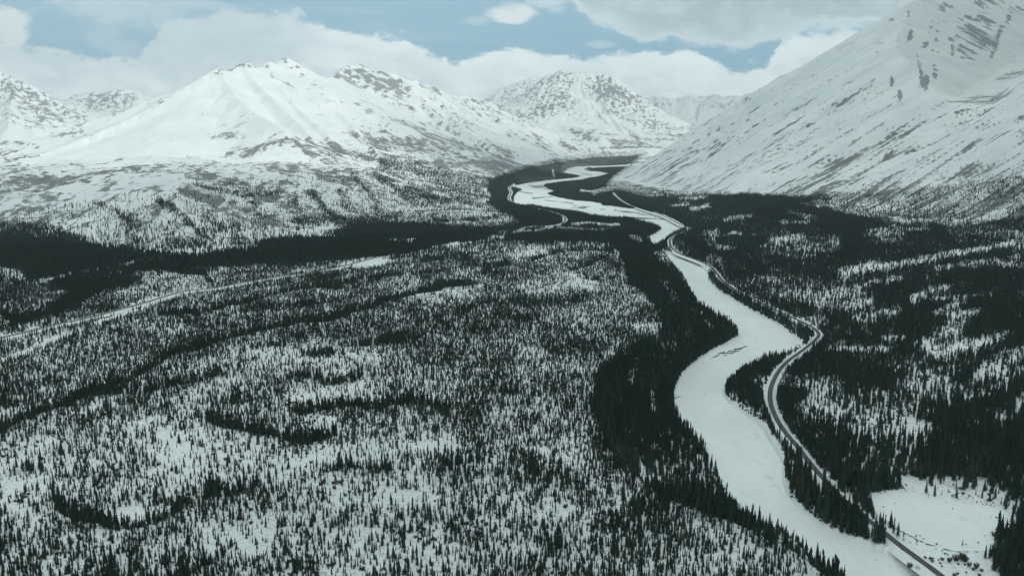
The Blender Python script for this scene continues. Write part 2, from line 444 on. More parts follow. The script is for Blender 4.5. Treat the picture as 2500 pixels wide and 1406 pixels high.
    C.line([(1397, 548), (1440, 545), (1470, 549), (1510, 550)], 8, .12)
    C.line([(1360, 556), (1420, 562), (1500, 560)], 8, .45)
    C.line([(1345, 577), (1365, 576)], 7, .15)
    C.line([(1165, 443), (1180, 462), (1196, 480)], 9, .2)
    C.line([(1150, 492), (1195, 490)], 5, .1)
    C.line([(1450, 470), (1520, 455), (1600, 470)], 12, .55)
    C.line([(1418, 465), (1448, 470)], 5, .15)
    C.line([(1535, 577), (1560, 585), (1568, 592)], 9, .4)
    C.line([(1350, 417), (1352, 430)], 3, .1)
    # --- plateau
    C.poly([(1225, 566), (1478, 572), (1512, 625), (1535, 690), (1622, 775), (1600, 815), (1440, 925), (1440, 1000), (1480, 1110), (1640, 1215), (1850, 1315), (2060, 1420), (0, 1420), (0, 880), (300, 775), (500, 712), (850, 668), (1150, 605)], .62)
    C.poly([(0, 960), (700, 830), (1400, 900), (1440, 1000), (1480, 1110), (1850, 1330), (2060, 1420), (0, 1420)], .47, 40)
    C.poly([(1215, 588), (1240, 568), (1478, 573), (1500, 600), (1440, 590), (1300, 596)], .93)
    for c, P in [(.22, [(590, 845), (760, 835), (950, 840), (940, 880), (780, 905), (620, 890)]), (.06, [(720, 1030), (780, 1005), (830, 1015), (840, 1060), (760, 1078)]), (.2, [(380, 1045), (520, 1030), (640, 1060), (710, 1100), (700, 1180), (420, 1190), (370, 1120)]),
                 (.14, [(700, 1105), (900, 1085), (1100, 1050), (1120, 1090), (900, 1140), (720, 1140)]), (.04, [(275, 1255), (320, 1240), (370, 1250), (360, 1275), (290, 1285)]), (.25, [(0, 1080), (120, 1040), (130, 1180), (0, 1230)]), (.17, [(700, 960), (860, 940), (950, 960), (930, 985), (720, 990)]),
                 (.28, [(1240, 1060), (1420, 1040), (1460, 1120), (1300, 1130)]), (.1, [(1245, 622), (1300, 612), (1345, 616), (1330, 630), (1250, 633)]), (.22, [(1355, 678), (1400, 668), (1455, 690), (1440, 700), (1360, 700)]), (.3, [(1290, 695), (1450, 688), (1450, 712), (1300, 712)]),
                 (.28, [(0, 1000), (60, 980), (140, 990), (60, 1040), (0, 1060)]), (.12, [(60, 1255), (130, 1260), (110, 1295), (60, 1290)]), (.15, [(240, 985), (280, 975), (280, 1000), (240, 1005)]), (.3, [(430, 1310), (700, 1280), (900, 1300), (880, 1350), (500, 1370)]), (.33, [(900, 1180), (1200, 1160), (1300, 1200), (1200, 1260), (950, 1260)]),
                 (.2, [(390, 768), (440, 750), (470, 755), (440, 770)]), (.3, [(960, 700), (1200, 690), (1150, 730), (980, 740)]), (.2, [(1120, 668), (1180, 660), (1165, 675)]), (.25, [(1560, 800), (1610, 790), (1620, 805), (1580, 815)]),
                 (.3, [(1690, 1260), (1790, 1290), (1900, 1345), (1990, 1395), (1900, 1390), (1750, 1320)])]:
        C.poly(P, c, 16)
    dark = [(14, .97, [(0, 1060), (92, 1004), (166, 986), (229, 956), (314, 928), (348, 898), (425, 857), (555, 828), (629, 805), (721, 787), (800, 780), (911, 746), (1007, 715), (1077, 700), (1151, 696)]),
            (9, .97, [(396, 768), (518, 753), (610, 739), (684, 716), (740, 705), (832, 698)]), (13, .95, [(237, 960), (281, 963), (333, 965), (370, 956), (481, 923), (536, 908)]), (13, .95, [(714, 919), (777, 923), (788, 934), (832, 919), (862, 914)]),
            (15, .96, [(518, 1030), (592, 1045), (666, 1063), (721, 1082), (814, 1071), (820, 1060)]), (14, .95, [(699, 986), (732, 1012), (777, 997), (832, 986), (930, 990), (1000, 985), (1050, 995), (1090, 1015)]),
            (24, .97, [(129, 1219), (155, 1252), (222, 1266), (277, 1284)]), (14, .95, [(277, 1284), (333, 1284), (388, 1269), (462, 1241)]), (40, .85, [(520, 1200), (545, 1205)]), (16, .8, [(547, 1211), (629, 1197)]), (15, .93, [(780, 1148), (851, 1141), (900, 1147), (960, 1150)]),
            (24, .8, [(325, 1152), (370, 1130)]), (14, .93, [(444, 1404), (518, 1374), (577, 1326)]), (20, .85, [(684, 1314), (695, 1285)]), (44, .72, [(240, 1388), (300, 1395)]), (9, .93, [(1170, 668), (1225, 646), (1244, 639)]), (9, .95, [(1296, 635), (1355, 617), (1429, 609), (1495, 613)]),
            (8, .95, [(1392, 661), (1447, 639), (1484, 628)]), (8, .9, [(1429, 683), (1466, 687)]), (22, .85, [(1188, 735), (1281, 741), (1392, 735), (1429, 728)]), (10, .86, [(1188, 776), (1273, 781), (1355, 772)]), (40, .8, [(1330, 840), (1350, 850)]), (12, .85, [(740, 870), (820, 862)]),
            (34, .9, [(1295, 1140), (1312, 1160)]), (40, .66, [(1360, 1185), (1460, 1195)]), (15, .85, [(1500, 1282), (1459, 1328)]), (20, .8, [(1345, 1345), (1360, 1320)]), (44, .68, [(1530, 1235), (1550, 1255)]), (10, .8, [(0, 990), (20, 1000)]), (10, .8, [(660, 1060), (730, 1075)]),
            (9, .8, [(860, 840), (980, 832), (1060, 840)]), (10, .8, [(900, 920), (1000, 915), (1100, 930)]), (9, .85, [(580, 865), (640, 850), (700, 845)]), (14, .8, [(1050, 1120), (1130, 1140), (1200, 1120)]), (12, .75, [(40, 1140), (110, 1150)]), (16, .75, [(1000, 1300), (1060, 1275)]), (10, .8, [(950, 640), (1050, 632), (1150, 625)]),
            (8, .9, [(850, 690), (960, 672), (1060, 665)]), (8, .9, [(600, 765), (680, 750), (760, 742)]), (9, .85, [(1000, 790), (1080, 770), (1150, 755)])]
    for w, c, P in dark:
        C.line(P, w * .88, c * .97); Hh.line(P, w * 1.0, 4.2)
    # --- slope below the plateau, lower terrace, peninsula
    low = [(1480, 570), (1560, 612), (1650, 657), (1700, 735), (1790, 795), (1806, 822), (1745, 855), (1668, 915), (1648, 970), (1670, 1040), (1745, 1140), (1790, 1245), (1860, 1300), (2030, 1392), (2090, 1420), (2040, 1412),
           (1930, 1352), (1850, 1308), (1780, 1272), (1700, 1240), (1620, 1210), (1540, 1170), (1475, 1090), (1445, 1000), (1445, 925), (1500, 885), (1550, 850), (1605, 815), (1625, 775), (1535, 690), (1515, 625)]
    C.poly(low, .955, 4); Hh.poly(low, 6)
    C.poly([(1480, 1090), (1640, 1050), (1700, 1090), (1750, 1170), (1770, 1240), (1640, 1200), (1540, 1160)], .8, 12)
    for w, c, P in [(16, .12, [(1565, 1172), (1605, 1178), (1640, 1187)]), (9, .05, [(1716, 1168), (1722, 1200)]), (8, .1, [(1742, 1188), (1748, 1205)]), (26, .7, [(1630, 685), (1645, 735)]), (10, .35, [(1690, 757), (1712, 768)]), (8, .3, [(1722, 788), (1738, 800)]),
                    (18, .72, [(1570, 880), (1540, 930)]), (18, .8, [(1600, 960), (1590, 1010)]), (16, .7, [(1530, 1060), (1560, 1120)]), (16, .72, [(1620, 1060), (1640, 1120)]), (14, .6, [(1610, 840), (1650, 850)])]:
        C.line(P, w, c)
    # --- right of the river
    right = [(1600, 480), (1700, 480), (1830, 478), (2200, 500), (2550, 520), (2550, 1420), (2330, 1420), (2090, 1245), (1945, 1090), (1880, 980), (1995, 820), (1985, 800), (1765, 685), (1640, 605), (1640, 575), (1680, 555), (1620, 528)]
    C.poly(right, .91, 6); Hh.poly(right, 5.2); Hh.poly([(2000, 1060), (2550, 900), (2550, 1420), (2200, 1420)], 8, 120)
    C.poly([(1700, 478), (1830, 474), (2200, 500), (2200, 540), (1900, 540), (1800, 500)], .975)
    C.poly([(2040, 1080), (2110, 1090), (2200, 1160), (2212, 1198), (2122, 1203), (2112, 1215), (2060, 1170)], .95, 5)
    C.poly([(1950, 498), (2100, 480), (2550, 425), (2550, 520), (2350, 555), (2200, 545), (2100, 530)], .30)
    C.poly([(2300, 555), (2550, 540), (2550, 580), (2330, 590)], .66)
    bank = [(1600, 605), (1640, 625), (1730, 655), (1745, 705), (1850, 768), (1960, 842), (1945, 860), (1870, 876), (1765, 948), (1766, 965), (1868, 1050), (1912, 1130), (1912, 1190), (1990, 1275), (2090, 1328), (2200, 1372), (2240, 1362), (2090, 1245), (1975, 1125), (1895, 1020), (1880, 960), (1900, 905), (1998, 815), (1900, 760), (1765, 685), (1740, 655), (1640, 610)]
    C.poly(bank, .9, 4); Hh.poly(bank, 5.5, 8); Hh.poly([(1900, 1120), (2000, 1150), (2300, 1400), (2100, 1400), (1890, 1200)], 8, 20)
    C.poly([(1830, 925), (1880, 920), (1876, 970), (1850, 975)], .35, 8)
    C.line([(1790, 975), (1850, 1020)], 10, .3)
    C.line([(1765, 742), (1880, 800)], 9, .55)
    light = [(.5, [(1910, 920), (2050, 922), (2040, 960), (1920, 955)]), (.52, [(1950, 965), (2150, 960), (2250, 1000), (2270, 1060), (2200, 1090), (2060, 1060), (1960, 1050)]), (.32, [(2060, 1020), (2160, 1025), (2260, 1060), (2250, 1090), (2150, 1065)]), (.6, [(2180, 900), (2330, 905), (2330, 1000), (2220, 990)]),
             (.2, [(2440, 1020), (2500, 975), (2500, 1015), (2460, 1035)]), (.32, [(1920, 618), (1960, 595), (2040, 585), (2050, 605), (1960, 625)]), (.3, [(2120, 576), (2130, 562), (2170, 553), (2210, 558), (2200, 578), (2150, 585)]), (.0, [(1728, 572), (1750, 571), (1746, 580), (1732, 583)]), (.66, [(1785, 690), (1900, 668), (2000, 690), (2010, 745), (1890, 740)]),
             (.5, [(2010, 705), (2110, 690), (2090, 735), (2000, 750)]), (.5, [(2280, 1175), (2400, 1190), (2490, 1230), (2440, 1242), (2330, 1222), (2270, 1195)]), (.72, [(2000, 1080), (2200, 1100), (2250, 1150), (2150, 1170), (2050, 1140)]), (.6, [(1880, 590), (1960, 585), (1930, 610), (1870, 615)])]
    for c, P in light:
        C.poly(P, c * .9, 16)
    for w, c, P in [(22, .3, [(2281, 866), (2350, 850), (2451, 828)]), (26, .32, [(2395, 900), (2500, 868)]), (28, .42, [(2266, 842), (2340, 798)]), (16, .16, [(2314, 787), (2340, 768), (2388, 765)]), (12, .25, [(2295, 768), (2351, 744)]), (13, .2, [(2229, 739), (2266, 713), (2314, 705)]), (20, .26, [(2059, 674), (2136, 648)]), (12, .28, [(2147, 655), (2229, 640), (2340, 621), (2500, 590)]),
                    (10, .32, [(2129, 692), (2199, 680)]), (14, .42, [(1896, 588), (1950, 582)]), (8, .28, [(2221, 561), (2266, 561)]), (7, .2, [(2377, 547), (2500, 524)]), (5, .1, [(1770, 577), (1790, 571), (1807, 573)]), (5, .15, [(1836, 577), (1848, 578)]), (16, .32, [(2062, 752), (2125, 738)]), (12, .42, [(2022, 853), (2118, 858), (2173, 861)]), (8, .5, [(2147, 827), (2200, 823)]),
                    (9, .4, [(1690, 512), (1730, 503)]), (9, .4, [(1770, 538), (1830, 530)]), (8, .35, [(1660, 488), (1720, 482)]), (7, .35, [(1640, 505), (1680, 500)]), (8, .5, [(1740, 600), (1790, 610)]), (7, .35, [(1690, 650), (1735, 660)]), (10, .5, [(1930, 520), (1990, 535)]), (9, .45, [(1910, 545), (1970, 545)]), (12, .5, [(2280, 660), (2420, 640), (2500, 650)]), (8, .45, [(2260, 735), (2420, 720)]),
                    (9, .4, [(2480, 612), (2500, 604)]), (9, .4, [(2470, 630), (2500, 625)]), (20, .5, [(2100, 780), (2190, 762)]), (10, .45, [(1930, 780), (2010, 790)]), (18, .45, [(2380, 930), (2500, 905)]), (14, .5, [(2360, 980), (2450, 950)]), (10, .4, [(2350, 1050), (2420, 1020)])]:
        C.line(P, w * 1.1, c * .75, w * .8)
    # clearing round the pond
    C.poly([(2116, 1216), (2125, 1202), (2215, 1198), (2190, 1166), (2225, 1162), (2262, 1180), (2290, 1204), (2330, 1222), (2395, 1236), (2450, 1245), (2468, 1262), (2450, 1284), (2412, 1300), (2435, 1326), (2416, 1350), (2430, 1420), (2335, 1420), (2240, 1345), (2150, 1275)], .0, 3)
    # --- cleared strips beside the roads
    for w, P in [(8, [(0, 818), (35, 812)]), (5, [(50, 808), (92, 799)]), (8, [(330, 745), (370, 731), (430, 716), (500, 704)]), (11, [(0, 876), (75, 846), (150, 822), (175, 813)]), (7, [(178, 815), (212, 805)]), (10, [(237, 792), (265, 780), (300, 768)]), (7, [(300, 765), (330, 757)]), (9, [(350, 749), (385, 739), (425, 728)]),
                 (4, [(805, 660), (850, 655)]), (4, [(718, 667), (780, 657), (850, 644), (890, 636)]), (5, [(1050, 603), (1080, 599), (1125, 592)]), (4, [(1200, 583), (1290, 567), (1350, 556)])]:
        C.line(P, w, 0, 2)
    C.poly([(858, 656), (885, 641), (905, 632), (932, 630), (965, 637), (945, 646), (900, 656)], 0, 2)
    # ---------------- brush
    S.poly([(0, 380), (700, 345), (960, 375), (1190, 440), (1190, 490), (800, 550), (480, 600), (0, 565)], .30, 20)
    S.poly([(150, 345), (500, 330), (900, 345), (960, 385), (600, 385), (0, 410)], .14, 30)
    S.poly([(0, 330), (400, 340), (620, 345), (500, 385), (0, 400)], .02, 14)
    S.poly([(600, 350), (800, 350), (960, 378), (980, 420), (760, 440), (620, 400)], .42, 16)
    for w, c, P in [(24, .85, [(800, 380), (870, 385), (960, 398)]), (12, .5, [(30, 437), (200, 440), (330, 450), (480, 470)]), (16, .5, [(250, 460), (400, 465), (470, 480), (600, 490)]), (14, .6, [(340, 440), (430, 432)]), (8, .7, [(430, 402), (450, 404)]), (8, .6, [(480, 418), (600, 450), (720, 490)]), (18, .6, [(640, 460), (760, 470)]),
                    (30, .62, [(0, 495), (60, 500)]), (50, .8, [(0, 540), (80, 535)]), (22, .65, [(90, 515), (180, 520)]), (10, .55, [(590, 380), (700, 420), (800, 460)]), (10, .55, [(690, 360), (780, 385)]), (14, .5, [(700, 440), (860, 440), (980, 430)])]:
        S.line(P, w, c, w)
    S.poly([(850, 335), (1000, 360), (1200, 400), (1400, 385), (1330, 345), (1200, 330), (1100, 340), (960, 310)], .34, 22)
    S.poly([(850, 370), (960, 385), (1080, 425), (1190, 440), (1300, 402), (1420, 385), (1300, 372), (1150, 372), (1000, 350), (880, 345)], .5, 16)
    S.poly([(880, 240), (1100, 250), (1300, 300), (1280, 330), (1000, 310)], .13, 25)
    S.poly([(1320, 350), (1480, 335), (1600, 345), (1640, 350), (1560, 380), (1420, 382)], .42, 12)
    S.poly([(1380, 320), (1450, 322), (1440, 338), (1370, 335)], .5, 8)
    S.poly([(0, 350), (110, 360), (60, 400), (0, 400)], .4, 12)
    # right mountain
    S.poly([(1560, 385), (1880, 220), (2140, 160), (2200, 260), (2550, 200), (2550, 540), (1950, 500), (1640, 470), (1490, 430)], .22, 20)
    S.poly([(1500, 425), (1640, 345), (1800, 300), (2150, 330), (2550, 260), (2550, 540), (1950, 500), (1640, 470)], .36, 40)
    S.poly([(1500, 430), (1620, 400), (1800, 400), (2100, 380), (2550, 330), (2550, 540), (1950, 500), (1640, 470)], .46, 40)
    S.poly([(1600, 450), (1800, 440), (2000, 455), (2200, 410), (2400, 380), (2550, 370), (2550, 540), (1950, 500), (1680, 475)], .64, 30)
    S.poly([(1960, 500), (2060, 470), (2250, 445), (2320, 440), (2250, 480), (2100, 500)], .9, 14)
    S.poly([(2150, 530), (2300, 490), (2420, 470), (2480, 490), (2380, 530), (2250, 545)], .93, 10)
    S.poly([(1690, 410), (1860, 390), (1900, 450), (1800, 465), (1700, 455)], .2, 20)
    S.poly([(2160, 150), (2230, 270), (2420, 235), (2520, 190), (2520, 110), (2300, 130)], .03, 14)
    for P in [[(2225, 275), (2300, 270), (2400, 235)], [(2210, 285), (2260, 290)], [(2440, 195), (2500, 175)]]:
        S.line(P, 10, .3, 8)
    S.poly([(1350, 553), (1500, 552), (1520, 566), (1400, 572)], .8, 5)
    S.poly([(0, 690), (170, 700), (150, 740), (0, 750)], .6, 10)
    # ---------------- rock
    R.line([(520, 170), (545, 172), (590, 158), (660, 152), (700, 145)], 14, .42, 12)
    R.line([(690, 143), (720, 165), (790, 225), (850, 275), (900, 330)], 13, .36, 14)
    R.line([(640, 160), (680, 190), (720, 215)], 10, .2, 12)
    R.poly([(825, 185), (845, 158), (905, 168), (985, 190), (1000, 215), (985, 240), (940, 225), (870, 205)], .85, 16)
    R.line([(1040, 210), (1120, 240), (1200, 258), (1260, 285)], 24, .3, 16)
    R.poly([(1280, 300), (1310, 230), (1340, 178), (1400, 172), (1500, 185), (1560, 230), (1645, 320), (1600, 330), (1530, 290), (1500, 275), (1470, 250), (1430, 260), (1380, 265), (1330, 290)], .52, 14)
    R.poly([(1400, 230), (1460, 230), (1480, 285), (1440, 320), (1380, 300)], .12, 14)
    R.line([(1465, 220), (1490, 265), (1512, 280)], 16, .66, 10)
    R.poly([(1500, 250), (1540, 250), (1580, 300), (1640, 325), (1600, 330), (1540, 300)], .36, 10)
    R.poly([(1195, 250), (1240, 205), (1320, 190), (1330, 230), (1260, 262)], .3, 14)
    R.poly([(-20, 170), (60, 195), (110, 225), (210, 290), (200, 310), (80, 270), (0, 250)], .55, 18)
    R.poly([(-20, 250), (90, 270), (240, 320), (200, 340), (0, 300)], .22, 18)
    R.poly([(170, 240), (300, 215), (400, 245), (330, 250), (290, 280), (220, 265)], .42, 12)
    R.poly([(1570, 240), (1870, 215), (1870, 262), (1570, 270)], .2, 10)
    R.line([(2190, 32), (2150, 95), (2138, 170), (2110, 250)], 10, .25, 10)
    for w, c, P in [(40, .8, [(2365, 75), (2400, 95), (2375, 115)]), (22, .75, [(2350, 120), (2370, 135)]), (22, .7, [(2400, 45), (2415, 60)]), (9, .85, [(2226, 70), (2219, 98)]), (10, .8, [(2248, 122), (2262, 108)]), (6, .8, [(2219, 22), (2219, 50)]), (11, .85, [(2262, 190), (2258, 215)]), (8, .7, [(2284, 172), (2282, 190)]), (7, .6, [(2240, 130), (2248, 175), (2250, 205)]),
                    (10, .75, [(2318, 100), (2334, 92)]), (10, .7, [(2345, 50), (2366, 42)]), (9, .8, [(2447, 68), (2437, 88)]), (9, .85, [(2431, 100), (2428, 125), (2420, 140)]), (9, .8, [(2464, 40), (2460, 55)]), (8, .8, [(2196, 220), (2198, 240)]), (6, .7, [(2176, 190), (2180, 210)]), (7, .6, [(2326, 110), (2324, 145)]), (6, .6, [(2290, 130), (2291, 140)]), (6, .6, [(2276, 50), (2270, 80)]), (6, .5, [(2290, 55), (2286, 100)]), (16, .5, [(2300, 20), (2330, 12)]), (26, .4, [(2390, 8), (2440, 0)]), (14, .4, [(2470, 20), (2500, 30)]), (6, .6, [(2276, 120), (2282, 160)]), (6, .5, [(2345, 140), (2350, 150)])]:
        R.line(P, w * 1.15, c, w * .6)
    # ---------------- gravel bars in the frozen river
    for w, P in [(4, [(1290, 452), (1320, 458), (1345, 464)]), (5, [(1300, 483), (1350, 478)]), (4, [(1330, 488), (1400, 494)]), (4, [(1270, 468), (1300, 472)]), (6, [(1500, 511), (1560, 519), (1600, 527)]), (5, [(1510, 527), (1570, 531), (1620, 532)]), (3, [(1465, 509), (1476, 509)]), (4, [(1395, 505), (1430, 506)]), (4, [(1400, 500), (1440, 503)]), (4, [(1420, 424), (1445, 428)]), (2.5, [(1600, 613), (1640, 627)])]:
        bar.line(P, w, 1, 2)
    bar.poly([(1287, 459), (1306, 452), (1332, 451), (1338, 457), (1310, 461)], 1, 2)

zones()

# ------------------------------------------------------------------ roads in plan
def march(u, v):
    """first hit of the view rays on the terrain"""
    out = []
    t = np.exp(np.linspace(math.log(280), math.log(16000), 1500))
    for a, b in zip(u, v):
        dx, dy, dz = rays(a, b)
        s = math.hypot(dx, dy)
        X = dx / s * t; Y = dy / s * t; Z = CAMZ + dz / s * t
        g = terrain(X, Y)[0]
        k = np.argmax(Z < g) if (Z < g).any() else len(t) - 1
        out.append((X[k], Y[k], g[k]))
    return np.array(out)

TRACK_PX = [(2330, 1430), (2285, 1395), (2240, 1362), (2190, 1325), (2140, 1284), (2090, 1245), (2050, 1210), (2010, 1167), (1975, 1127), (1945, 1088), (1915, 1052), (1895, 1020), (1883, 990), (1880, 960), (1886, 935), (1902, 905), (1925, 880), (1962, 853), (1990, 830), (1999, 816), (1985, 800), (1950, 782), (1900, 760), (1850, 735), (1800, 710), (1765, 686), (1750, 667), (1733, 650), (1700, 635), (1660, 620), (1643, 608), (1636, 596), (1637, 584), (1650, 573), (1682, 558), (1662, 549), (1625, 530), (1590, 518), (1550, 505), (1522, 491), (1506, 479), (1498, 470)]
_t = np.array(TRACK_PX, float)
TRACK = np.stack(at_z(_t[:, 0], _t[:, 1], 6.0), -1)
TRACK = np.vstack([TRACK[0] + (TRACK[0] - TRACK[1]) * 6, TRACK])
TRACK = catmull(TRACK, 5)
TRACK = np.hstack([TRACK, np.full((len(TRACK), 1), 6.0)])
HIGH_PX = [(-250, 893), (-100, 852), (0, 827), (60, 812), (140, 793), (200, 780), (259, 764), (351, 740), (444, 717), (518, 704), (592, 691), (677, 676), (760, 662), (840, 650), (930, 632), (1010, 618), (1100, 602), (1200, 584), (1280, 567), (1340, 555), (1372, 545), (1380, 536), (1374, 527), (1350, 518), (1320, 510), (1280, 502), (1250, 493), (1243, 482), (1248, 470), (1244, 460), (1254, 450)]
_h = np.array(HIGH_PX, float)
HIGH = march(_h[:, 0], _h[:, 1])
hz = HIGH[:, 2].copy()
for _ in range(3):
    hz[1:-1] = (hz[:-2] + hz[1:-1] * 2 + hz[2:]) / 4
HIGH[:, 2] = hz
HIGH = catmull(HIGH, 4)

# ------------------------------------------------------------------ the terrain grid: rings about the valley's near end, fine where far slopes are steep
rr = np.concatenate([np.geomspace(8, 270, 26, endpoint=False), np.geomspace(270, 1500, 360, endpoint=False), np.geomspace(1500, 12500, 880, endpoint=False), np.geomspace(12500, 24000, 130, endpoint=False), np.geomspace(24000, 29000, 6)])
A0 = math.radians(35.5)
aa = np.concatenate([np.linspace(-math.pi, -A0, 60, endpoint=False), np.linspace(-A0, A0, 1240, endpoint=False), np.linspace(A0, math.pi, 61)])
NR, NA = len(rr), len(aa)
RR, AA = np.meshgrid(rr, aa, indexing='ij')
GX = (RR * np.sin(AA)).astype(f32); GY = (RR * np.cos(AA)).astype(f32)
GZ, OWN, STREAK, ROCKN = terrain(GX, GY)
GZ = GZ.astype(f32)
PU, PV = project(GX, GY, GZ)
# carve the river bed, the pond and the road beds
vis = (GY > 0) & (RR < 9500) & (np.abs(GX) < GY * .8 + 300)
def carve_mask(P):
    d = np.full(GX.shape, 1e4, f32); i = np.zeros(GX.shape, bool)
    m = vis & (GX > P[:, 0].min() - 60) & (GX < P[:, 0].max() + 60) & (GY > P[:, 1].min() - 60) & (GY < P[:, 1].max() + 60)
    Q = np.vstack([P, P[:1]])
    d[m] = poly_dist(GX[m], GY[m], Q)[0]; i[m] = inside(GX[m], GY[m], Q)
    return np.where(i, -d, d)
DRIV = carve_mask(RIVER); DLAKE = carve_mask(LAKE)
barv = bar.read(PU, PV) * (vis)
bank = sst(0, 26, DRIV)
GZ = np.where(DRIV < 0, -1.6 + 2.3 * barv, np.where(DRIV < 60, (1.3 + .5 * fbm(GX / 9, GY / 9, 2, 77)) * (1 - bank) + GZ * bank, GZ))
lk = sst(0, 40, DLAKE)
GZ = np.where(DLAKE < 0, 4.0, np.where(DLAKE < 60, 5.25 * (1 - lk) + GZ * lk, GZ))
def road_dist(P):
    d = np.full(GX.shape, 1e4, f32); zz = np.zeros(GX.shape, f32)
    m = vis & (GX > P[:, 0].min() - 40) & (GX < P[:, 0].max() + 40) & (GY > P[:, 1].min() - 40) & (GY < P[:, 1].max() + 40)
    dd, _, prm, _ = poly_dist(GX[m], GY[m], P)
    d[m] = dd; zz[m] = np.interp(prm, np.arange(len(P)), P[:, 2])
    return d, zz
DTR, ZTR = road_dist(TRACK); DHI, ZHI = road_dist(HIGH)
for D_, Z_, w in ((DTR, ZTR, 5.0), (DHI, ZHI, 7.0)):
    k = sst(w, w + 14, D_)
    tgt = Z_ - .9 - .45 * np.clip((D_ - 4) / 4, 0, 1) - .0006 * RR
    ok = (D_ < 30) & (DRIV > -1)
    GZ = np.where(ok, tgt * (1 - k) + GZ * k, GZ)
GZ = GZ.astype(f32)
PU, PV = project(GX, GY, GZ)

# cover values at the vertices (a little wander so that no edge is ruled)
wob = fbm(GX / 46, GY / 70, 3, 301); wob2 = fbm(GX / 46, GY / 70, 3, 307)
near = np.clip(900 / np.maximum(RR, 1), .1, 1.4)
JU = PU + 24 * near * wob; JV = PV + 11 * near * wob2
COVV = cov.read(JU, JV); HGTV = hgt.read(JU, JV); SHRV = shr.read(JU, JV); ROKV = rok.read(PU + 6 * wob, PV + 6 * wob2)
off = (RR < 300) | (np.abs(AA) > math.radians(40)) | (GY < 0)
COVV = np.where(off, .4, COVV); SHRV = np.where(off, .05, SHRV); ROKV = np.where(off, 0, ROKV)

# share of dark brush: compare the streak noise with the wanted share
def share(n, c, soft):
    s = np.std(n[np.abs(n) > 1e-9]) + 1e-6
    u = .5 + .5 * np.tanh(1.25 * (n - np.mean(n)) / s)
    return np.clip((c - (1 - u)) / soft + .5, 0, 1) * np.clip(c * 12, 0, 1)
STR = STREAK.copy()
for o in range(9):
    m = OWN == o
    if m.any():
        STR[m] = (STREAK[m] - STREAK[m].mean()) / (STREAK[m].std() + 1e-6)
        ROCKN[m] = (ROCKN[m] - ROCKN[m].mean()) / (ROCKN[m].std() + 1e-6)
grain = fbm(GX / 17, (GY + GZ) / 21, 3, 611)
grain = grain / grain.std(); g1 = fbm(GY / 9, GX / 160, 3, 613); g1 = g1 / g1.std()
g2 = fbm(GY / 4.5, GX / 90, 2, 617); g2 = g2 / g2.std()
STR = STR + np.where(OWN == 1, .6 * g1 + .45 * g2, np.where((OWN == 8) | (OWN == 0), .65, .35) * grain); ROCKN = ROCKN + .3 * grain
BR = share(STR, SHRV, 1.25); RK = share(ROCKN, ROKV, 1.1)
# steep faces hold less snow
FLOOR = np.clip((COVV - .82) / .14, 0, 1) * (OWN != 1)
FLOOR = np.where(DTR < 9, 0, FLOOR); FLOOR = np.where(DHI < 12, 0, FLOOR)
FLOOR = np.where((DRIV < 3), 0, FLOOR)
BR = np.where((DTR < 7) | (DHI < 9) | (DLAKE < 4) | (DRIV < 0), .0, BR)
BR = np.where((DRIV < 0) & (barv > .3), np.clip(barv, 0, 1) * .75, BR)


# ------------------------------------------------------------------ node helpers
class NT:
    def __init__(self, tree):
        self.t = tree
    def n(self, kind, **kw):
        a = self.t.nodes.new(kind)
        for k, v in kw.items():
            setattr(a, k, v)
        return a
    def l(self, a, b):
        self.t.links.new(a, b)
    def put(self, sock, v):
        if isinstance(v, bpy.types.NodeSocket): self.l(v, sock)
        else: sock.default_value = v
    def math(self, op, a, b=None, c=None, clamp=False):
        x = self.n('ShaderNodeMath', operation=op, use_clamp=clamp)
        self.put(x.inputs[0], a)
        if b is not None: self.put(x.inputs[1], b)
        if c is not None: self.put(x.inputs[2], c)
        return x.outputs[0]
    def sstep(self, a, b, x):
        m = self.n('ShaderNodeMapRange', interpolation_type='SMOOTHSTEP')
        self.put(m.inputs['Value'], x); self.put(m.inputs['From Min'], a); self.put(m.inputs['From Max'], b)
        return m.outputs['Result']
    def mix(self, f, a, b):
        m = self.n('ShaderNodeMix', data_type='RGBA')
        self.put(m.inputs[0], f); self.put(m.inputs[6], a); self.put(m.inputs[7], b)
        return m.outputs[2]
    def noise(self, vec, scale, detail=4, rough=.55, dist=0.0):
        m = self.n('ShaderNodeTexNoise')
        if vec is not None: self.l(vec, m.inputs['Vector'])
        m.inputs['Scale'].default_value = scale; m.inputs['Detail'].default_value = detail
        m.inputs['Roughness'].default_value = rough; m.inputs['Distortion'].default_value = dist
        return m.outputs['Fac']
    def attr(self, name):
        m = self.n('ShaderNodeAttribute'); m.attribute_name = name
        return m.outputs['Fac']


def new_mat(name, rough=.8):
    m = bpy.data.materials.new(name); m.use_nodes = True
    t = NT(m.node_tree)
    b = m.node_tree.nodes['Principled BSDF']
    b.inputs['Roughness'].default_value = rough
    b.inputs['Specular IOR Level'].default_value = .15
    return m, t, b

SNOW = (.775, .82, .81, 1)
SNOW2 = (.69, .745, .74, 1)

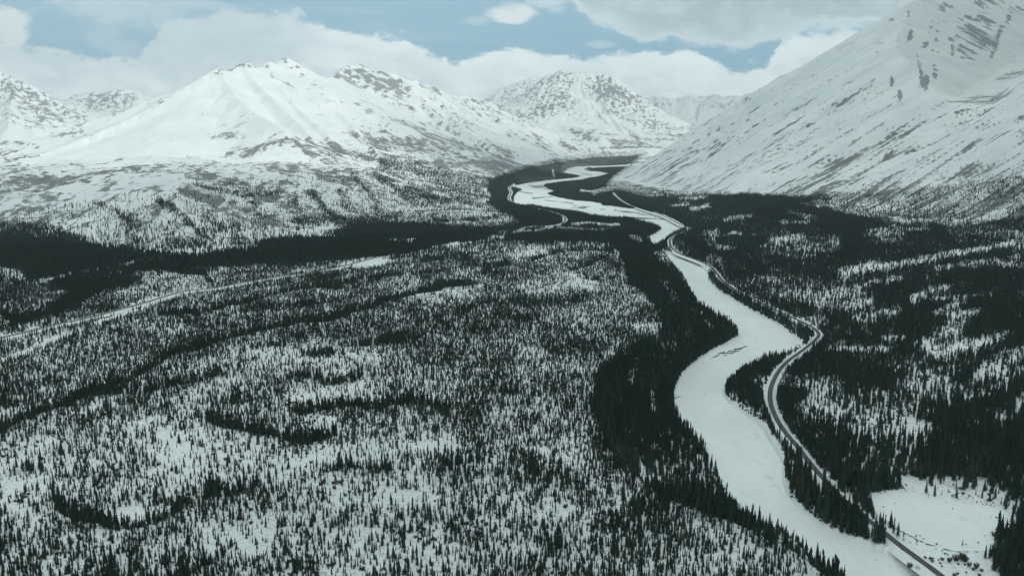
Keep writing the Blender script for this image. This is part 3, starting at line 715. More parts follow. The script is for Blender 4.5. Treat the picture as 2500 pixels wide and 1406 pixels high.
def snow_material(name, stretch):
    m, t, b = new_mat(name, .75)
    pos = t.n('ShaderNodeNewGeometry').outputs['Position']
    mp = t.n('ShaderNodeMapping'); mp.inputs['Scale'].default_value = (stretch, 1, 1); t.l(pos, mp.inputs['Vector']); posw = mp.outputs['Vector']
    br, rk, fl = t.attr('brush'), t.attr('rock'), t.attr('floor')
    n_big = t.noise(pos, .006, 4); n_mid = t.noise(pos, .09, 5, .65); n_fine = t.noise(pos, .55, 4, .7); n_wide = t.noise(posw, .02, 9, .72); n_iso = t.noise(pos, .02, 9, .72)
    snow = t.mix(t.sstep(.35, .7, n_big), SNOW2, SNOW)
    snow = t.mix(t.math('MULTIPLY', t.sstep(.5, .78, n_mid), .25), snow, (.6, .65, .66, 1))
    # brush: broken by fine noise
    k = t.math('ADD', br, t.math('MULTIPLY', t.math('SUBTRACT', n_fine, .5), .5))
    k = t.math('ADD', k, t.math('MULTIPLY', t.math('SUBTRACT', n_wide, .5), 3.4))
    kb = t.math('MULTIPLY', t.sstep(.34, .80, k), t.sstep(.02, .3, br))
    brushc = t.mix(n_mid, (.085, .095, .10, 1), (.19, .20, .205, 1))
    c = t.mix(t.math('MULTIPLY', kb, .92), snow, brushc)
    k2 = t.math('ADD', rk, t.math('MULTIPLY', t.math('SUBTRACT', n_iso, .5), 1.9))
    kr = t.math('MULTIPLY', t.sstep(.38, .7, k2), t.sstep(.02, .2, rk))
    rockc = t.mix(n_iso, (.12, .14, .15, 1), (.30, .325, .335, 1))
    c = t.mix(t.math('MULTIPLY', kr, .9), c, rockc)
    # forest floor: dark green-grey under dense tree cover, broken by fine noise
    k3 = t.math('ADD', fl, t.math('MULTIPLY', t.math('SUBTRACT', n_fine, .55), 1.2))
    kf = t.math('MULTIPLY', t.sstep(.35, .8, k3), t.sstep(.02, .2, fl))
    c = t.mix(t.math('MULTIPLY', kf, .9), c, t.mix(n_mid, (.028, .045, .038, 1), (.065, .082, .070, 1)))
    # tussocks poking through, plus grey painted in for the trees' shade on the snow
    tus_shade = t.math('MULTIPLY', t.sstep(.49, .68, n_fine), .66)
    c = t.mix(t.math('MULTIPLY', tus_shade, t.attr('tuft_shade')), c, (.20, .21, .20, 1))
    t.l(c, b.inputs['Base Color'])
    bp = t.n('ShaderNodeBump'); bp.inputs['Strength'].default_value = .5; bp.inputs['Distance'].default_value = 1.2
    t.l(t.math('ADD', n_fine, t.math('MULTIPLY', n_mid, 2.0)), bp.inputs['Height'])
    t.l(bp.outputs['Normal'], b.inputs['Normal'])
    return m

M_SNOW = snow_material('snowy_terrain', 1.0)
M_STREAK = snow_material('streaked_snow_slope', .13)


def ice_material():
    m, t, b = new_mat('river_snow', .6)
    pos = t.n('ShaderNodeNewGeometry').outputs['Position']
    mp = t.n('ShaderNodeMapping'); mp.inputs['Scale'].default_value = (1, .45, 1); t.l(pos, mp.inputs['Vector'])
    v = mp.outputs['Vector']
    a = t.noise(v, .02, 5, .6, .6); bb = t.noise(v, .16, 5, .65, 1.2); cc = t.noise(v, .9, 3, .6)
    c = t.mix(t.sstep(.38, .66, a), (.70, .755, .738, 1), (.77, .82, .80, 1))
    c = t.mix(t.math('MULTIPLY', t.sstep(.56, .72, bb), .42), c, (.55, .61, .62, 1))
    c = t.mix(t.math('MULTIPLY', t.math('MULTIPLY', t.sstep(.64, .72, cc), t.sstep(.56, .70, a)), .5), c, (.36, .40, .41, 1))
    vo = t.n('ShaderNodeTexVoronoi', feature='DISTANCE_TO_EDGE'); vo.inputs['Scale'].default_value = .022
    wv = t.n('ShaderNodeVectorMath', operation='ADD'); wn = t.n('ShaderNodeTexNoise'); wn.inputs['Scale'].default_value = .03; wn.inputs['Detail'].default_value = 5
    t.l(v, wn.inputs['Vector']); ws = t.n('ShaderNodeVectorMath', operation='SCALE'); ws.inputs['Scale'].default_value = 50
    t.l(wn.outputs['Color'], ws.inputs[0]); t.l(v, wv.inputs[0]); t.l(ws.outputs[0], wv.inputs[1]); t.l(wv.outputs[0], vo.inputs['Vector'])
    crack = t.math('MULTIPLY', t.sstep(.035, .0, vo.outputs['Distance']), t.math('MULTIPLY', t.sstep(.5, .62, bb), .4))
    c = t.mix(crack, c, (.42, .47, .48, 1))
    t.l(c, b.inputs['Base Color'])
    bp = t.n('ShaderNodeBump'); bp.inputs['Strength'].default_value = .35; bp.inputs['Distance'].default_value = .6
    t.l(t.math('ADD', bb, cc), bp.inputs['Height']); t.l(bp.outputs['Normal'], b.inputs['Normal'])
    return m


def gravel_material(name, c0, c1, edge):
    m, t, b = new_mat(name, .9)
    pos = t.n('ShaderNodeNewGeometry').outputs['Position']
    n0 = t.noise(pos, .25, 4); n1 = t.noise(pos, 3.0, 4, .7)
    c = t.mix(n0, c0, c1)
    c = t.mix(t.math('MULTIPLY', n1, .4), c, (.05, .05, .05, 1))
    s = t.attr('across')            # 0 in the middle .. 1 at the edge: drifted snow
    c = t.mix(t.math('MULTIPLY', t.math('SUBTRACT', 1.0, t.sstep(.0, .14, t.math('ABSOLUTE', t.math('SUBTRACT', s, .28)))), .35), c, (c1[0] * 1.6, c1[1] * 1.6, c1[2] * 1.6, 1))
    k = t.math('ADD', s, t.math('MULTIPLY', t.math('SUBTRACT', n0, .5), edge))
    c = t.mix(t.sstep(.74, .92, k), c, SNOW2)
    t.l(c, b.inputs['Base Color'])
    return m


def needle_material():
    m, t, b = new_mat('spruce_needles', .85)
    oi = t.n('ShaderNodeObjectInfo').outputs['Random']
    pos = t.n('ShaderNodeTexCoord').outputs['Object']
    n = t.noise(pos, 9.0, 3)
    c = t.mix(oi, (.014, .037, .032, 1), (.032, .060, .045, 1))
    c = t.mix(t.sstep(.45, .8, n), c, (.048, .072, .054, 1))
    oi2 = t.math('FRACT', t.math('MULTIPLY', oi, 17.3))
    c = t.mix(t.math('MULTIPLY', t.sstep(.75, 1.0, oi2), .7), c, (.060, .054, .038, 1))
    t.l(c, b.inputs['Base Color'])
    return m


def plain_material(name, a, bcol, scale=6.0):
    m, t, b = new_mat(name, .9)
    oi = t.n('ShaderNodeObjectInfo').outputs['Random']
    n = t.noise(t.n('ShaderNodeTexCoord').outputs['Object'], scale, 3)
    c = t.mix(t.math('MULTIPLY', t.math('ADD', n, oi), .5), a, bcol)
    t.l(c, b.inputs['Base Color'])
    return m

M_NEEDLE = needle_material()
M_BARK = plain_material('spruce_bark', (.05, .042, .036, 1), (.11, .095, .085, 1))
M_TWIG = plain_material('willow_twigs', (.06, .055, .052, 1), (.13, .115, .105, 1))
M_LOG = plain_material('driftwood_bark', (.04, .04, .04, 1), (.10, .095, .09, 1))
M_ICE = ice_material()
M_TRACK = gravel_material('grey_gravel', (.060, .066, .063, 1), (.09, .096, .092, 1), .5)
M_HIGH = gravel_material('worn_asphalt', (.16, .155, .145, 1), (.21, .205, .19, 1), .3)


def tag(o, label=None, cat=None, kind=None, group=None):
    if label: o['label'] = label
    if cat: o['category'] = cat
    if kind: o['kind'] = kind
    if group: o['group'] = group
    return o


def mesh_np(name, V, Fq, mat, smooth=True, attrs=None):
    me = bpy.data.meshes.new(name)
    n = Fq.shape[1]
    me.vertices.add(len(V)); me.vertices.foreach_set('co', np.ascontiguousarray(V, f32).ravel())
    me.loops.add(Fq.size); me.loops.foreach_set('vertex_index', np.ascontiguousarray(Fq, np.int32).ravel())
    me.polygons.add(len(Fq))
    me.polygons.foreach_set('loop_start', np.arange(0, Fq.size, n, dtype=np.int32))
    me.polygons.foreach_set('loop_total', np.full(len(Fq), n, np.int32))
    me.update(calc_edges=True)
    if smooth: me.polygons.foreach_set('use_smooth', np.ones(len(Fq), bool))
    for k, a in (attrs or {}).items():
        at = me.attributes.new(k, 'FLOAT', 'POINT'); at.data.foreach_set('value', np.ascontiguousarray(a, f32))
    me.materials.append(mat)
    o = bpy.data.objects.new(name, me); COL.objects.link(o)
    return o


# ------------------------------------------------------------------ terrain objects
idx = np.arange(NR * NA).reshape(NR, NA)
q = np.stack([idx[:-1, :-1], idx[1:, :-1], idx[1:, 1:], idx[:-1, 1:]], -1).reshape(-1, 4)
# owner of a face, coarsened so that object borders stay simple
fo = OWN[:-1, :-1].ravel()
P3 = np.stack([GX, GY, GZ], -1).reshape(-1, 3)
TUFT_SHADE = np.where(OWN.ravel() == 0, np.clip(.3 + 1.6 * COVV.ravel(), 0, 1.2), .35) * (np.minimum(DRIV, DLAKE).ravel() > 1)  # grows with tree cover: painted tree shade along with the tussocks
LAND = {0: ('ground', 'snowy valley floor and wooded plateau below the mountains', 'ground'),
        1: ('mountain', 'huge white mountain on the right with streaked slopes and a rocky bowl below its summit', 'mountain'),
        2: ('mountain', 'long smooth white mountain left of centre with a jagged crest and a dark cliff behind it', 'mountain'),
        3: ('mountain', 'rounded rocky snow mountain standing at the end of the valley', 'mountain'),
        4: ('mountain', 'lower pale snow peak just left of the rounded rocky mountain', 'mountain'),
        5: ('mountain', 'rocky snow mountain cut by the left edge of the photo', 'mountain'),
        6: ('mountain', 'faint far snow peak between the left edge mountain and the long white mountain', 'mountain'),
        7: ('mountain', 'pale low snow range far off in the gap of the valley', 'mountain'),
        8: ('hill', 'snowy foothills with brush patches and gullies under the long white mountain', 'hill')}
for o, (nm, lab, cat) in LAND.items():
    qq = q[fo == o]
    if len(qq) == 0: continue
    used, inv = np.unique(qq, return_inverse=True)
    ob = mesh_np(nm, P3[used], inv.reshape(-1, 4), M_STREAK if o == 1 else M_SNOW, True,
                 {'brush': BR.ravel()[used], 'rock': RK.ravel()[used], 'floor': FLOOR.ravel()[used], 'tuft_shade': TUFT_SHADE[used]})
    tag(ob, lab, cat, 'structure')


def flat_sheet(name, P, z, mat):
    tris = tessellate_polygon([[Vector((p[0], p[1], 0)) for p in P]])
    V = np.hstack([P, np.full((len(P), 1), z)])
    T = np.array(tris)
    a = V[T[:, 1]] - V[T[:, 0]]; b = V[T[:, 2]] - V[T[:, 0]]
    fl = a[:, 0] * b[:, 1] - a[:, 1] * b[:, 0] < 0
    T[fl] = T[fl][:, ::-1]
    return mesh_np(name, V, T, mat, False)

tag(flat_sheet('river', RIVER, 0.0, M_ICE), 'frozen snow covered river winding down the valley', 'river', 'structure')
tag(flat_sheet('lake', LAKE, 5.0, M_ICE), 'small frozen lake under smooth snow in the lower right corner', 'lake', 'structure')


def road(name, P, halfw, mat, lift):
    n = len(P); V = []; ac = []
    prof = [(-1.9, -2.6, 1.0), (-1.0, 0, .95), (-.8, .12, .55), (0, .2, 0), (.8, .12, .55), (1.0, 0, .95), (1.9, -2.6, 1.0)]
    for i in range(n):
        a = P[max(i - 1, 0)]; b = P[min(i + 1, n - 1)]
        t = b[:2] - a[:2]; t = t / (np.linalg.norm(t) + 1e-9)
        nx, ny = -t[1], t[0]
        for (k, h, s) in prof:
            w = halfw * (k if abs(k) <= 1 else math.copysign(1, k)) + (0 if abs(k) <= 1 else math.copysign(4.0, k))
            V.append((P[i][0] + nx * w, P[i][1] + ny * w, P[i][2] + h + lift)); ac.append(s)
    m = len(prof)
    Q = [(i * m + j, i * m + j + 1, (i + 1) * m + j + 1, (i + 1) * m + j) for i in range(n - 1) for j in range(m - 1)]
    Q = [x[::-1] for x in Q]
    return mesh_np(name, np.array(V), np.array(Q), mat, False, {'across': np.array(ac)})

tag(road('gravel_road', TRACK, 2.0, M_TRACK, 0.0), 'narrow grey gravel road with snowy verges along the right bank of the river', 'road', 'structure')
tag(road('highway', HIGH, 2.9, M_HIGH, .3), 'grey highway crossing the left side of the wooded plateau', 'road', 'structure')


# ------------------------------------------------------------------ spruces
def spruce_crown(seed, ratio, tiers, club=False):
    """unit-height crown of ragged drooping tiers, z from .03 to 1"""
    g = random.Random(seed)
    V, T = [], []
    lean = (g.uniform(-.02, .02), g.uniform(-.02, .02))
    for k in range(tiers):
        f = k / (tiers - 1)
        zb = .04 + .86 * f ** .92
        R = ratio * .58 * (1 - f) ** 1.05 * g.uniform(.8, 1.15) + .010
        if club and f > .72: R *= 1.0 + 1.5 * math.sin((f - .72) / .28 * math.pi)
        if f < .08: R *= .8
        top = min(1.0, zb + (.17 if k < tiers - 1 else .1))
        cx, cy = lean[0] * zb, lean[1] * zb
        n = 9
        a0 = g.uniform(0, 6.28)
        base = len(V)
        V.append((lean[0] * top, lean[1] * top, top))
        for j in range(n * 2):
            a = a0 + math.pi * j / n + g.uniform(-.12, .12)
            if j % 2 == 0: r, z = R * g.uniform(.75, 1.2), zb - R * g.uniform(.2, .5)
            else: r, z = R * g.uniform(.35, .55), zb + R * .25
            V.append((cx + r * math.cos(a), cy + r * math.sin(a), max(z, .01)))
        for j in range(n * 2):
            T.append((base, base + 1 + j, base + 1 + (j + 1) % (n * 2)))
    return V, T


def trunk_mesh(r):
    V, Q = [], []
    for z, k in ((-.06, 1.2), (.1, 1.0), (.6, .55), (.97, .12)):
        for j in range(6):
            V.append((r * k * math.cos(j * math.pi / 3), r * k * math.sin(j * math.pi / 3), z))
    for i in range(3):
        for j in range(6):
            Q.append((i * 6 + j, i * 6 + (j + 1) % 6, (i + 1) * 6 + (j + 1) % 6, (i + 1) * 6 + j))
    return V, Q


def data_mesh(name, V, Fs, mat):
    me = bpy.data.meshes.new(name); me.from_pydata(V, [], Fs); me.materials.append(mat); me.update()
    return me

KINDS = [(1, .24, 10, False), (2, .30, 9, False), (3, .20, 11, True), (4, .36, 9, False), (5, .27, 12, False), (6, .22, 10, True)]
CROWNS = [data_mesh('crown', *spruce_crown(*k), M_NEEDLE) for k in KINDS]
TRUNKS = [data_mesh('trunk', *trunk_mesh(.014 + .01 * (i % 3)), M_BARK) for i in range(6)]

# expected number of trees in each cell of the terrain
def cell(a): return (a[:-1, :-1] + a[1:, :-1] + a[1:, 1:] + a[:-1, 1:]) * .25
e1x, e1y, e1z = [np.diff(a, axis=0)[:, :-1] for a in (GX, GY, GZ)]
e2x, e2y, e2z = [np.diff(a, axis=1)[:-1, :] for a in (GX, GY, GZ)]
nx = e1y * e2z - e1z * e2y; ny = e1z * e2x - e1x * e2z; nz = e1x * e2y - e1y * e2x
area = np.sqrt(nx * nx + ny * ny + nz * nz) + 1e-9
sg = np.sign(nz + 1e-12)
cx, cy, cz = cell(GX), cell(GY), cell(GZ)
dist = np.sqrt(cx * cx + cy * cy + (cz - CAMZ) ** 2)
facing = -(nx * cx + ny * cy + nz * (cz - CAMZ)) * sg / (area * dist)
plan = np.abs(nz)
c_cov = np.clip(cell(COVV), 0, .985)
patch = fbm(cx / 38, cy / 60, 3, 401) + .5 * fbm(cx / 13, cy / 16, 2, 409)
mid = 4 * c_cov * (1 - c_cov)
c_cov = np.clip(c_cov + (.38 * patch + .34 * fbm(cx / 150, cy / 210, 3, 421)) * mid, 0, .985)
c_h = cell(HGTV)
scale_far = 1 + 1.0 * sst(1800, 6000, dist)          # distant crowns stand for small clumps
wid_t = .26
hh = c_h * (1 + .35 * (scale_far - 1)); ww = c_h * wid_t * scale_far
up = np.sqrt(np.clip(1 - ((CAMZ - cz) / dist) ** 2, .05, 1))
lam = -np.log(1 - c_cov) * np.clip(facing, .035, 1) / (.33 * ww * hh * up + .3 * ww * ww * np.clip((CAMZ - cz) / dist, 0, 1))
ok = (cell(np.abs(AA)) < A0 - .01) & (dist > 285) & (dist < 11500) & (cy > 0)
dr, dl, dt, dhw = cell(DRIV), cell(DLAKE), cell(DTR), cell(DHI)
ok &= (dr > 1.5 + 28 * sst(3500, 7000, dist)) & (dl > 1.0) & (dt > 5.2) & (dhw > 5 + .0008 * dist)
ok &= ~((cell(OWN == 1) > .5) & (cell(SHRV) > .5) & (c_cov < .05))
lam = np.where(ok & (c_cov > .02), lam, 0)
lam = lam * (1 + .3 * sst(.8, .95, c_cov)) * (1 - .55 * sst(2600, 4500, dist))
E = np.minimum(lam * plan, 8)
N = RNG.poisson(E)
ii, jj = np.nonzero(N)
rep = N[ii, jj]
ii = np.repeat(ii, rep); jj = np.repeat(jj, rep)
fa, fb = RNG.random(len(ii)).astype(f32), RNG.random(len(ii)).astype(f32)
def lerp4(a): return (a[ii, jj] * (1 - fa) + a[ii + 1, jj] * fa) * (1 - fb) + (a[ii, jj + 1] * (1 - fa) + a[ii + 1, jj + 1] * fa) * fb
tx, ty, tz = lerp4(GX), lerp4(GY), lerp4(GZ)
th = hh[ii, jj] * np.clip(RNG.lognormal(0, .42, len(ii)), .35, 2.1)
tw = (RNG.normal(1, .16, len(ii)).clip(.6, 1.5) * scale_far[ii, jj] ** .6)
tk = RNG.integers(0, 6, len(ii))
ta = RNG.random(len(ii)) * 6.283
# a few trees that stand out, placed by hand: (pixel, height)
SPECIAL = [((2192, 1308), 8.0, 3), ((2206, 1310), 3.6, 1), ((2261, 1203), 9.0, 0), ((2282, 1210), 8.0, 1), ((2350, 1330), 3.5, 2), ((2405, 1361), 7.5, 0), ((2416, 1361), 7.5, 1), ((2420, 1357), 6.5, 2)]
sx, sy = at_z(np.array([s[0][0] for s in SPECIAL], float), np.array([s[0][1] for s in SPECIAL], float), 5.2)
tu, tv = project(tx, ty, tz)
px = th * F / np.hypot(np.hypot(tx, ty), tz - CAMZ)
inview = (tu > 8) & (tu < 2492) & (tv < 1400) & (tv > 300)
score = np.where(inview, px, 0)
top = np.argsort(-score)[:300 - len(SPECIAL)]


def tree_label(u, v, h, k):
    look = ['slender dark spruce', 'full dark spruce', 'thin spruce with a tufted tip', 'broad bushy spruce', 'tall ragged spruce', 'narrow spruce with a tufted tip'][k]
    if u > 2420: return look + ' in the dark wood along the right edge', 'spruces in the wood at the right edge'
    if u > 2200 and v > 1240: return look + ' in the snow near the small frozen lake', 'spruces by the small frozen lake'
    if u > 2100 and v < 1260: return look + ' in the wood behind the small frozen lake', 'spruces behind the small frozen lake'
    if u > 1900: return look + ' between the river and the gravel road', 'spruces between river and gravel road'
    if u > 1650: return look + ' where the plateau drops to the river', 'spruces where the plateau drops to the river'
    if h > 5.6: return look + ', taller than most along the bottom edge', 'tall spruces along the bottom edge'
    return look + ' on the plateau along the bottom edge', 'small spruces along the bottom edge'


def add_tree(x, y, z, h, w, a, k, label, group):
    r = bpy.data.objects.new('spruce_tree', None); COL.objects.link(r)
    r.location = (x, y, z); r.rotation_euler = (0, 0, a); r.scale = (h * w, h * w, h); r.empty_display_size = .5
    c = bpy.data.objects.new('crown', CROWNS[k]); COL.objects.link(c); c.parent = r
    t = bpy.data.objects.new('trunk', TRUNKS[k]); COL.objects.link(t); t.parent = r
    tag(r, label, 'tree', 'thing', group)
    return c

SPL = ['lone broad dark spruce standing by the gravel road beside the small frozen lake', 'tiny spruce next to the lone broad spruce by the gravel road', 'spruce at the front corner of the point behind the small frozen lake', 'spruce just inside the corner of the point behind the small frozen lake',
       'tiny lone spruce out on the open snow of the small frozen lake', 'left one of three little spruces together at the near shore of the small frozen lake', 'middle one of three little spruces together at the near shore of the small frozen lake', 'right one of three little spruces together at the near shore of the small frozen lake']
for (s, lab, x, y) in zip(SPECIAL, SPL, sx, sy):
    add_tree(float(x), float(y), 5.1, s[1], 1.0, random.random() * 6, s[2], lab, 'spruces standing apart round the frozen lake')
src = {}
for i in top:
    lab, g = tree_label(tu[i], tv[i], th[i], int(tk[i]))
    c = add_tree(float(tx[i]), float(ty[i]), float(tz[i]) - .05, float(th[i]), float(tw[i]), float(ta[i]), int(tk[i]), lab, g)
    src[int(tk[i])] = c
for k in range(6):
    if k not in src:
        raise RuntimeError('no source for kind %d' % k)

rest = np.ones(len(tx), bool); rest[top] = False


def scatter(name, X, Y, Z, H, W, A, K, sources, mat_sink=.1):
    me = bpy.data.meshes.new(name)
    me.vertices.add(len(X)); me.vertices.foreach_set('co', np.ascontiguousarray(np.stack([X, Y, Z - mat_sink], -1), f32).ravel())
    def put(nm, typ, key, v):
        a = me.attributes.new(nm, typ, 'POINT'); a.data.foreach_set(key, v)
    put('size', 'FLOAT_VECTOR', 'vector', np.ascontiguousarray(np.stack([H * W, H * W, H], -1), f32).ravel())
    put('turn', 'FLOAT_VECTOR', 'vector', np.ascontiguousarray(np.stack([RNG.normal(0, .04, len(A)), RNG.normal(0, .04, len(A)), A], -1), f32).ravel())
    put('variety', 'INT', 'value', np.ascontiguousarray(K, np.int32))
    o = bpy.data.objects.new(name, me); COL.objects.link(o)
    ng = bpy.data.node_groups.new(name + '_scatter', 'GeometryNodeTree')
    ng.interface.new_socket('Geometry', in_out='INPUT', socket_type='NodeSocketGeometry')
    ng.interface.new_socket('Geometry', in_out='OUTPUT', socket_type='NodeSocketGeometry')
    gi = ng.nodes.new('NodeGroupInput'); go = ng.nodes.new('NodeGroupOutput')
    jn = ng.nodes.new('GeometryNodeJoinGeometry'); ng.links.new(jn.outputs[0], go.inputs[0])
    def named(nm, t):
        n = ng.nodes.new('GeometryNodeInputNamedAttribute'); n.data_type = t; n.inputs['Name'].default_value = nm
        return n.outputs['Attribute']
    sz, tn, vr = named('size', 'FLOAT_VECTOR'), named('turn', 'FLOAT_VECTOR'), named('variety', 'INT')
    for k, s in sources.items():
        cmp = ng.nodes.new('FunctionNodeCompare'); cmp.data_type = 'INT'; cmp.operation = 'EQUAL'
        ci = [i for i in cmp.inputs if i.type == 'INT']
        ng.links.new(vr, ci[0]); ci[1].default_value = k
        oi = ng.nodes.new('GeometryNodeObjectInfo'); oi.inputs['Object'].default_value = s; oi.transform_space = 'ORIGINAL'
        ip = ng.nodes.new('GeometryNodeInstanceOnPoints')
        ng.links.new(gi.outputs[0], ip.inputs['Points']); ng.links.new(cmp.outputs[0], ip.inputs['Selection'])
        ng.links.new(oi.outputs['Geometry'], ip.inputs['Instance']); ng.links.new(tn, ip.inputs['Rotation']); ng.links.new(sz, ip.inputs['Scale'])
        ng.links.new(ip.outputs[0], jn.inputs[0])
    md = o.modifiers.new('scatter', 'NODES'); md.node_group = ng
    return o

fo_ = scatter('spruce_forest', tx[rest], ty[rest], tz[rest], th[rest], tw[rest], ta[rest], tk[rest], src)
tag(fo_, 'dark spruce forest spread over the plateau, valley floor and lower slopes', 'forest', 'stuff')


# ------------------------------------------------------------------ bare willow brush
def brush_mesh(seed):
    g = random.Random(seed); V, T = [], []
    for _ in range(64):
        a = g.uniform(0, 6.28); r = g.uniform(0, .35); h = g.uniform(.5, 1.0); s = g.uniform(.1, .55)
        x0, y0 = r * math.cos(a), r * math.sin(a); x1, y1 = x0 + s * math.cos(a), y0 + s * math.sin(a)
        b = g.uniform(0, 6.28); w = .05; dx, dy = w * math.cos(b), w * math.sin(b)
        i = len(V)
        V += [(x0 - dx, y0 - dy, -.05), (x0 + dx, y0 + dy, -.05), (x1 + dx * .6, y1 + dy * .6, h), (x1 - dx * .6, y1 - dy * .6, h)]
        T.append((i, i + 1, i + 2, i + 3))
        for _k in range(2):
            f = g.uniform(.35, .8); c = a + g.uniform(-1.5, 1.5); i = len(V)
            mx, my, mz = x0 + (x1 - x0) * f, y0 + (y1 - y0) * f, h * f
            ex, ey = mx + .25 * math.cos(c), my + .25 * math.sin(c)
            V += [(mx - dy * .6, my + dx * .6, mz), (mx + dy * .6, my - dx * .6, mz), (ex, ey, mz + .25)]
            T.append((i, i + 1, i + 2))
    return V, T

BUSH = [data_mesh('willow_twigs', *brush_mesh(s), M_TWIG) for s in (1, 2, 3)]
BUSHPX = [(2318, 1369, 2.2), (2334, 1366, 3.0), (2348, 1363, 3.4), (2356, 1368, 2.8), (2300, 1366, 1.6), (2384, 1385, 2.6), (2366, 1380, 2.0), (2430, 1310, 3.0), (2442, 1302, 3.2), (2222, 1375, 2.4), (2245, 1383, 2.4), (2262, 1391, 2.2)]
bsrc = {}
for n_, (u, v, h) in enumerate(BUSHPX):
    X, Y = at_z(u, v, 5.2)
    o = bpy.data.objects.new('willow_bush', BUSH[n_ % 3]); COL.objects.link(o)
    o.location = (float(X), float(Y), 5.0 if u > 2290 else 3.2); o.scale = (h * .9, h * .9, h); o.rotation_euler = (0, 0, n_)
    if n_ < 5: lab, g = 'low dark bush in the clump on the near shore of the small frozen lake', 'bushes in the clump by the frozen lake'
    elif n_ < 7: lab, g = 'bare thin bush in the snow right of the dark clump by the lake', 'bare bushes by the frozen lake'
    elif n_ < 9: lab, g = 'bare bush at the edge of the wood on the right lake shore', 'bushes on the right lake shore'
    else: lab, g = 'bare bush between the river and the lowest stretch of gravel road', 'bushes between river and gravel road'
    tag(o, lab, 'bush', 'thing', g)
    bsrc[n_ % 3] = o
bd = np.zeros(cx.shape, f32)
rowb = np.exp(-((dr - 5) / 5.0) ** 2) * (dist < 3500) * (cx > -200)
bd += rowb * .035 * sst(-.1, .3, fbm(cx / 40, cy / 40, 2, 501))
bd += np.where((dt > 5.5) & (dt < 26) & (dist < 1600) & (dl > 6), .035, 0) * sst(-.25, .35, fbm(cx / 22, cy / 22, 2, 507))
bd += np.where((dl > -14) & (dl < 10), .03 * sst(-.1, .4, fbm(cx / 14, cy / 14, 2, 503)), 0)
inright = (cell(PU) > 1930) & (cell(PV) > 420) & (cell(PV) < 570)
bd += np.where(inright, np.clip(cell(SHRV) - .4, 0, 1) * .012, 0)
bd += np.where((cell(OWN) == 8) & (dist < 3600), np.clip(cell(BR) - .3, 0, 1) * .006, 0)
bd += np.where((cell(OWN) == 0) & (dist < 1400) & (c_cov > .1) & (c_cov < .9), .030, 0) * sst(-.2, .5, fbm(cx / 25, cy / 30, 2, 505))
okb = (cell(np.abs(AA)) < A0 - .01) & (dist > 290) & (dt > 5.2) & (dhw > 8) & (cy > 0) & ((dr > .5))
N2 = RNG.poisson(np.where(okb, np.minimum(bd * plan, 4), 0))
ii, jj = np.nonzero(N2); rep = N2[ii, jj]; ii = np.repeat(ii, rep); jj = np.repeat(jj, rep)
fa, fb = RNG.random(len(ii)).astype(f32), RNG.random(len(ii)).astype(f32)
bx, by, bz = lerp4(GX), lerp4(GY), lerp4(GZ)
bh = RNG.uniform(.6, 1.7, len(ii)) * (1 + .6 * sst(1500, 3500, np.hypot(bx, by))) * np.where(dl[ii, jj] < 12, .55, 1)
br_ = scatter('willow_brush', bx, by, np.maximum(bz, np.where(dl[ii, jj] < 0, 5.0, bz)), bh, np.full(len(ii), .95), RNG.random(len(ii)) * 6.28, RNG.integers(0, 3, len(ii)), bsrc, .05)
tag(br_, 'grey bare willow brush along banks, roads and lower slopes', 'brush', 'stuff')
print('bushes', len(ii))


# ------------------------------------------------------------------ driftwood on the river snow
def log_mesh(seed):
    g = random.Random(seed); V, Q = [], []
    for _ in range(5):
        a = g.uniform(-.5, .5); L = g.uniform(2.5, 6); r = g.uniform(.18, .4); x, y = g.uniform(-2, 2), g.uniform(-.9, .9); tz_ = g.uniform(0, .5)
        i = len(V)
        for s, k in ((-.5, 1.0), (0, .85), (.5, .5)):
            for j in range(6):
                b = j * math.pi / 3
                V.append((x + s * L * math.cos(a) - r * k * math.cos(b) * math.sin(a), y + s * L * math.sin(a) + r * k * math.cos(b) * math.cos(a), r + r * k * math.sin(b) + tz_ * (s + .5)))
        for m in range(2):
            for j in range(6):
                Q.append((i + m * 6 + j, i + m * 6 + (j + 1) % 6, i + (m + 1) * 6 + (j + 1) % 6, i + (m + 1) * 6 + j))
        Q += [tuple(i + j for j in range(5, -1, -1)), tuple(i + 12 + j for j in range(6))]
    return V, Q

LOGS = [data_mesh('driftwood', *log_mesh(s), M_LOG) for s in (4, 5, 6)]
DRIFT = [(1752, 868, 1.0), (1764, 862, 1.3), (1776, 862, .9), (1782, 857, 1.2), (1793, 858, 1.0), (1801, 852, 1.4), (1812, 849, 1.0), (1820, 846, .8), (1770, 867, .7), (1788, 862, 1.0), (1745, 871, .7), (1799, 857, .8)]
for n_, (u, v, s) in enumerate(DRIFT):
    X, Y = at_z(u, v, .2)
    o = bpy.data.objects.new('driftwood', LOGS[n_ % 3]); COL.objects.link(o)
    o.location = (float(X), float(Y), 0.0); o.scale = (s, s, s * .8); o.rotation_euler = (0, 0, .5 + .3 * math.sin(n_ * 2.1))
    tag(o, 'dark driftwood heap on the snow of the river at the inside of the big bend', 'driftwood', 'thing', 'driftwood heaps on the river bend')
CRK = [(2152, 1357, .7), (2158, 1369, .9), (2182, 1383, .9), (2200, 1389, .7), (2172, 1377, .8), (2143, 1366, .6)]
for n_, (u, v, s) in enumerate(CRK):
    X, Y = at_z(u, v, .0)
    o = bpy.data.objects.new('driftwood', LOGS[n_ % 3]); COL.objects.link(o)
    o.location = (float(X), float(Y), -.12); o.scale = (s * .7, s * .22, s * .45); o.rotation_euler = (0, 0, -.55)
    tag(o, 'short dark log frozen into the river snow near the lowest stretch of gravel road', 'driftwood', 'thing', 'logs in the river snow at the lower right')
X, Y = at_z(1650, 976, .3)
V_, Q_ = trunk_mesh(.03)
